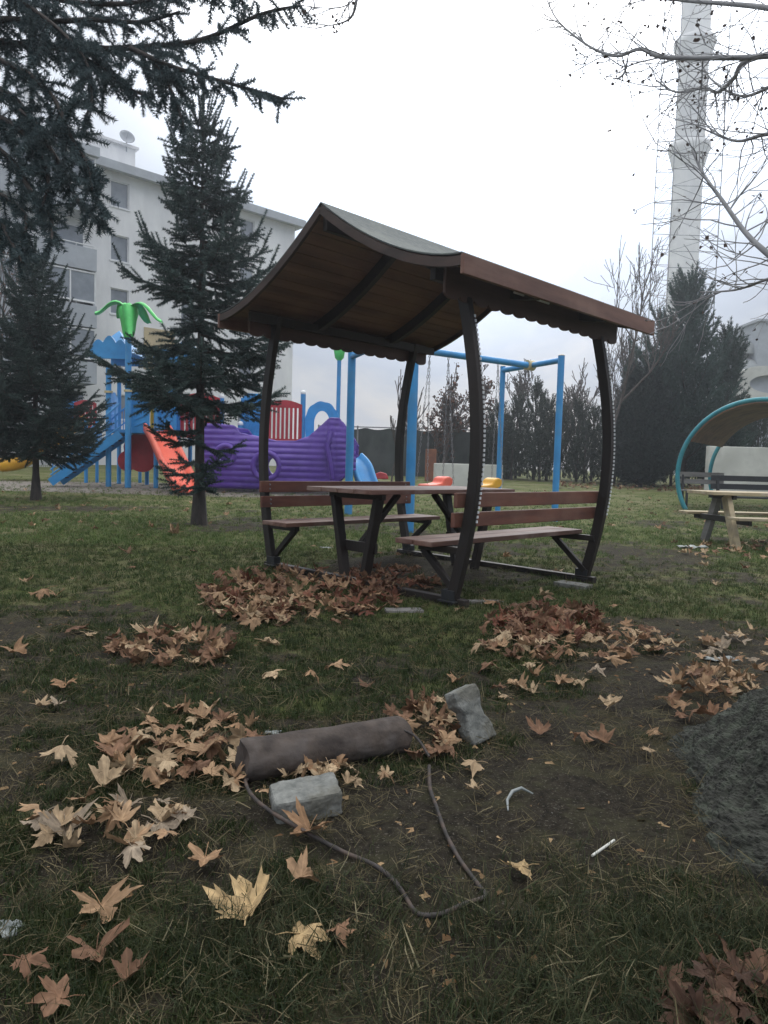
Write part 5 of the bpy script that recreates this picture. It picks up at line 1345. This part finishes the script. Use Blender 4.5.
U = [ (60, 766, .088, PALE, 'large pale five-pointed leaf spread flat at the left edge'), (106, 792, .078, PALE, 'pale leaf lying below the large pale one at the left'), (66, 838, .078, GREY, 'greyish leaf with drooping lobes left of the small leaf cluster'),
 (248, 922, .094, GOLD, 'largest golden-tan maple-shaped leaf in the foreground grass'), (301, 951, .064, GOLD, 'golden leaf lying just below and right of the largest golden leaf'), (300, 893, .056, TAN, 'curled tan leaf right above the golden leaves'),
 (308, 838, .070, TAN, 'orange-tan leaf overlapping the pale concrete block'), (102, 916, .066, TAN, 'orange-brown leaf standing up in the lower left grass'), (97, 962, .058, BRN, 'folded grey-brown leaf in the lower left corner'), (128, 990, .045, BRN, 'small upright rust leaf in the lower left corner'),
 (521, 879, .052, GOLD, 'single tan leaf lying alone on soil right of the rod loop'), (336, 948, .048, BRN, 'dull brown leaf beside the golden pair'), (40, 712, .050, PALE, 'small tan leaf on the grass at left, left one of a pair'), (58, 710, .046, GREY, 'pale curled leaf on the grass at left, right one of a pair'),
 (275, 680, .072, PALE, 'flat pale leaf on the grass above the log'), (335, 673, .070, TAN, 'upturned tan leaf above the right half of the log'), (310, 684, .050, TAN, 'small tan leaf between the two leaves above the log'), (474, 773, .056, PALE, 'pale leaf on soil right of the log'), (475, 797, .040, PALE, 'small pale leaf below the one right of the log'),
 (610, 711, .052, PALE, 'pale leaf alone on straw left of the tree root'), (560, 688, .080, TAN, 'wide tan leaf on soil below the right heap'), (596, 678, .070, GREY, 'grey-tan leaf on soil below the right heap'), (520, 692, .055, TAN, 'small tan leaf left of the wide one below the right heap'), (45, 598, .11, TAN, 'tan leaf alone on the lawn far left'),
 (15, 655, .075, TAN, 'brown leaf on the grass at the left edge beside the spruce side'), (176, 535, .13, TAN, 'tan leaf on the lawn in front of the tall spruce'), (368, 692, .045, BRN, 'small brown leaf on the grass above the log end'), (205, 868, .06, TAN, 'slim tan leaf at the right tip of the left cluster'), (160, 834, .075, GREY, 'grey-tan star-shaped leaf in the left cluster'), (125, 853, .066, TAN, 'tan fan-shaped leaf below the left cluster'), (735, 690, .06, GOLD, 'gold-tan leaf high against the tree root'),
 (25, 975, .05, BRN, 'brown leaf half hidden in grass at the lower left edge'), (60, 1012, .055, BRN, 'dull brown leaf at the bottom left edge'), (265, 800, .03, TAN, 'tiny tan leaf at the left end of the rod')]
for px, py, s, pal, lab in U: leaf(px, py, s, pal, lab)
heap(300, 598, 104, 29, 215, .09, (BRN, BRN, RUST, TAN), 'dry brown leaf in the heap under the left side of the gazebo', 'leaves heaped under the gazebo', (.07, .10), .6)
heap(385, 585, 52, 16, 90, .06, (BRN, RUST, BRN), 'dark brown leaf scattered under the gazebo table', 'leaves under the gazebo table', (.07, .095), .5)
heap(262, 612, 58, 14, 60, .04, (TAN, BRN, PALE), 'tan leaf at the front edge of the gazebo heap', 'leaves at the front of the gazebo heap', (.07, .10), .35)
heap(548, 628, 68, 21, 105, .07, (RUST, BRN, BRN), 'rust-brown leaf in the heap in front of the right bench', 'leaves heaped before the right bench', (.07, .10), .8)
heap(590, 648, 104, 22, 85, .03, (TAN, PALE, BRN), 'tan leaf spread at the foot of the right heap', 'leaves spread below the right heap', (.06, .09), .4)
heap(172, 650, 64, 20, 62, .05, (TAN, BRN, PALE, BRN), 'tan-brown leaf in the small heap on the left lawn', 'leaves in the small left heap', (.06, .09), .6)
heap(186, 755, 80, 44, 66, .035, (PALE, TAN, BRN, TAN), 'pale brown leaf in the patch left of the log', 'leaves left of the log', (.05, .078), .45)
heap(430, 732, 44, 32, 44, .05, (BRN, TAN, BRN, PALE), 'brown leaf packed between log end and notched block', 'leaves at the right end of the log', (.045, .07), .8)
heap(345, 782, 66, 9, 20, .02, (TAN, PALE), 'tan leaf tucked along the front of the log', 'leaves along the log', (.04, .06), .6)
heap(118, 836, 100, 30, 24, .03, (TAN, GREY, PALE), 'dry leaf in the loose cluster on the lower left grass', 'loose cluster at lower left', (.05, .07), .5)
heap(706, 700, 50, 30, 38, .05, (TAN, TAN, PALE, BRN), 'tan leaf piled against the tree root', 'leaves against the tree root', (.055, .085), .5)
heap(722, 1004, 54, 36, 20, .03, (DK, DK, DK, BRN), 'dark brown leaf in the bottom right corner', 'leaves in the bottom right corner', (.055, .08), .6)
heap(745, 655, 70, 22, 26, .02, (PALE, TAN, GREY), 'pale leaf on the lawn beyond the tree root', 'leaves beyond the tree root', (.055, .08), .35)
heap(745, 552, 60, 10, 60, .05, (BRN, TAN, PALE), 'brown leaf on the lawn under the pale picnic table', 'leaves under the pale picnic table', (.07, .09), .5)
for i in range(46):
    y = RL.uniform(520, 690); leaf(RL.uniform(0, 768), y, RL.uniform(.05, .085), RL.choice((TAN, BRN, PALE)), 'lone dry leaf scattered on the open lawn', 'leaves scattered on the open lawn', .002, .14)
for i in range(16): leaf(RL.uniform(380, 768), RL.uniform(655, 760), RL.uniform(.035, .065), RL.choice((TAN, PALE, BRN)), 'dry leaf scattered on the bare soil right of the log', 'leaves on the bare soil', .0, .14)
for i in range(260):
    x = RL.uniform(560, 790); Y = RL.uniform(26, 31); xx = P(x, 470, Y).x; leaves.append(dict(p=Vector((xx, Y, gz(xx, Y)+.02)), s=RL.uniform(.08, .14), pal=RL.choice((TAN, BRN, PALE, RUST)), label=None, group=None, tilt=.4, yaw=RL.uniform(0, 6.28), shape=RL.randrange(26)))
for i in range(150):
    y = RL.uniform(490, 530); g = G(RL.uniform(0, 768), y); leaves.append(dict(p=g+Vector((0, 0, .01)), s=RL.uniform(.06, .10), pal=RL.choice((TAN, BRN)), label=None, group=None, tilt=.3, yaw=RL.uniform(0, 6.28), shape=RL.randrange(26)))
def leaf_world(L, obj=False):
    TV, TF, vein, R2 = LM[L['shape']]; r = random.Random(int(L['p'].x*1e4)+int(L['p'].y*1e3))
    t = r.random(); c = np.array(L['pal'][0])*(1-t)+np.array(L['pal'][1])*t; c = c*r.uniform(.8, 1.12)
    col = c[None]*(1+.30*vein[:, None])
    if len(R2) < len(vein): R2 = np.concatenate([R2, np.zeros(len(vein)-len(R2))])
    col = col*(1-.18*np.clip(R2-.55, 0, 1)[:, None])
    tx, ty = r.gauss(0, L['tilt']), r.gauss(0, L['tilt'])
    Rm = Matrix.Rotation(tx, 3, 'X') @ Matrix.Rotation(ty, 3, 'Y') @ Matrix.Rotation(L['yaw'], 3, 'Z')
    if r.random() < .25 and L['tilt'] > .4: Rm = Rm @ Matrix.Rotation(math.pi, 3, 'X')
    V = TV @ np.array(Rm).T*L['s']
    lo = V[:, 2].min(); V[:, 2] += max(0, -lo-.010-(L['p'].z-gz(L['p'].x, L['p'].y))*1.0)
    return V, TF, col
def psize(L):
    q = proj(L['p']); 
    if q is None or not (-15 < q[0] < 783 and q[1] < 1045): return 0
    return L['s']/q[2]
leaves.sort(key=psize, reverse=True)
ind = [L for L in leaves if L['label'] and psize(L) > 0][:290]; ids = {id(L) for L in ind}
for L in ind:
    V, F, C = leaf_world(L); o = npmesh('fallen_leaf', V, F, M_leaf, C, True); o.location = L['p']; tag(o, L['label'], 'leaf', L['group'])
V_ = []; F_ = []; C_ = []; off = 0
for L in leaves:
    if id(L) in ids: continue
    V, F, C = leaf_world(L); V_.append(V+np.array(L['p'])); F_.append(F+off); C_.append(C); off += len(V)
o = npmesh('leaf_litter', np.concatenate(V_), np.concatenate(F_), M_leaf, np.concatenate(C_), True); o['kind'] = 'stuff'; o['label'] = 'dry brown leaf litter filling the heaps and the far lawn edge'
# ============================================================ AIR, SKY, SUN, CAMERA
HAZE = 1
if HAZE:
    hz = MB().box((0, 60, 29), (230, 150, 66)).build('haze', bpy.data.materials.new('haze')); hz['kind'] = 'stuff'; hz['label'] = 'thin pale winter haze over the park'
    m = hz.data.materials[0]; m.use_nodes = True; N = m.node_tree.nodes; N.remove(N['Principled BSDF']); v = N.new('ShaderNodeVolumePrincipled')
    v.inputs['Color'].default_value = (.88, .92, 1, 1); v.inputs['Density'].default_value = .0023; v.inputs['Anisotropy'].default_value = .6
    m.node_tree.links.new(v.outputs[0], N['Material Output'].inputs['Volume'])
w = bpy.data.worlds.new('World'); SC.world = w; w.use_nodes = True; nt = w.node_tree; N = nt.nodes; L_ = nt.links; bg = N['Background']
SUN_EL, SUN_AZ = R_(33), R_(9)          # hidden sun, ahead and slightly right
sky = N.new('ShaderNodeTexSky'); sky.sky_type = 'NISHITA'; sky.sun_disc = False; sky.sun_elevation = SUN_EL; sky.sun_rotation = SUN_AZ; sky.dust_density = 3; sky.air_density = 1.2
tc = N.new('ShaderNodeTexCoord'); mp = N.new('ShaderNodeMapping'); mp.inputs['Scale'].default_value = (1, 1, 2.2); L_.new(tc.outputs['Generated'], mp.inputs[0])
n1 = N.new('ShaderNodeTexNoise'); n1.inputs['Scale'].default_value = 1.7; n1.inputs['Detail'].default_value = 7; n1.inputs['Roughness'].default_value = .55; n1.inputs['Distortion'].default_value = .4; L_.new(mp.outputs[0], n1.inputs['Vector'])
cv = N.new('ShaderNodeMapRange'); cv.inputs[1].default_value = .36; cv.inputs[2].default_value = .58; cv.inputs[3].default_value = .62; cv.inputs[4].default_value = 1.0; L_.new(n1.outputs['Fac'], cv.inputs[0])
sd_ = Vector((math.sin(SUN_AZ)*math.cos(SUN_EL), math.cos(SUN_AZ)*math.cos(SUN_EL), math.sin(SUN_EL)))
nrm = N.new('ShaderNodeVectorMath'); nrm.operation = 'NORMALIZE'; L_.new(tc.outputs['Generated'], nrm.inputs[0])
dp = N.new('ShaderNodeVectorMath'); dp.operation = 'DOT_PRODUCT'; dp.inputs[1].default_value = sd_; L_.new(nrm.outputs[0], dp.inputs[0])
mr = N.new('ShaderNodeMapRange'); mr.interpolation_type = 'SMOOTHSTEP'; mr.inputs[1].default_value = .87; mr.inputs[2].default_value = 1.0; mr.inputs[3].default_value = 0; mr.inputs[4].default_value = 1; L_.new(dp.outputs['Value'], mr.inputs[0])
CLOUD_LO, CLOUD_HI = 4.4, 12
br = N.new('ShaderNodeMapRange'); br.inputs[1].default_value = 0; br.inputs[2].default_value = 1; br.inputs[3].default_value = CLOUD_LO; br.inputs[4].default_value = CLOUD_HI; L_.new(mr.outputs[0], br.inputs[0])
n2 = N.new('ShaderNodeTexNoise'); n2.inputs['Scale'].default_value = 3.1; n2.inputs['Detail'].default_value = 6; L_.new(mp.outputs[0], n2.inputs['Vector'])
m2 = N.new('ShaderNodeMapRange'); m2.inputs[1].default_value = .3; m2.inputs[2].default_value = .7; m2.inputs[3].default_value = .90; m2.inputs[4].default_value = 1.10; L_.new(n2.outputs['Fac'], m2.inputs[0])
sz = N.new('ShaderNodeSeparateXYZ'); L_.new(nrm.outputs[0], sz.inputs[0])
ze = N.new('ShaderNodeMapRange'); ze.inputs[1].default_value = .28; ze.inputs[2].default_value = 1; ze.inputs[3].default_value = 1.42; ze.inputs[4].default_value = 6.0; L_.new(sz.outputs[2], ze.inputs[0])
mz_ = N.new('ShaderNodeMath'); mz_.operation = 'MULTIPLY'; L_.new(br.outputs[0], mz_.inputs[0]); L_.new(ze.outputs[0], mz_.inputs[1])
mm = N.new('ShaderNodeMath'); mm.operation = 'MULTIPLY'; L_.new(mz_.outputs[0], mm.inputs[0]); L_.new(m2.outputs[0], mm.inputs[1])
cc = N.new('ShaderNodeVectorMath'); cc.operation = 'SCALE'; L_.new(mm.outputs[0], cc.inputs['Scale'])
tn = N.new('ShaderNodeValToRGB'); tn.color_ramp.elements[0].position = .30; tn.color_ramp.elements[0].color = (.77, .86, 1.01, 1); tn.color_ramp.elements[1].position = .72; tn.color_ramp.elements[1].color = (.97, .98, .97, 1)
L_.new(sz.outputs[2], tn.inputs[0]); L_.new(tn.outputs[0], cc.inputs[0])
mx = N.new('ShaderNodeMix'); mx.data_type = 'RGBA'; L_.new(cv.outputs[0], mx.inputs[0]); L_.new(sky.outputs[0], mx.inputs[6]); L_.new(cc.outputs[0], mx.inputs[7])
L_.new(mx.outputs[2], bg.inputs['Color']); bg.inputs['Strength'].default_value = .1
sl = bpy.data.lights.new('sun', 'SUN'); sl.energy = .7; sl.angle = R_(18); sl.color = (1, .96, .90); so = bpy.data.objects.new('sun', sl); COL.objects.link(so)
so.rotation_euler = (-sd_).to_track_quat('-Z', 'Y').to_euler()
cam = bpy.data.cameras.new('camera'); cam.sensor_fit = 'VERTICAL'; cam.sensor_height = 24; cam.lens = 24*FOC/1024; cam.clip_start = .05; cam.clip_end = 3000
co = bpy.data.objects.new('camera', cam); COL.objects.link(co)
M4 = Matrix((CR, CU, -_f)).transposed().to_4x4(); M4.translation = CAM; co.matrix_world = M4; SC.camera = co
SC.render.engine = 'CYCLES'
vs_ = SC.view_settings; vs_.view_transform = 'Standard'; vs_.look = 'None'; vs_.exposure = 0.06; vs_.gamma = 1
SC.cycles.volume_bounces = 0; SC.cycles.max_bounces = 6
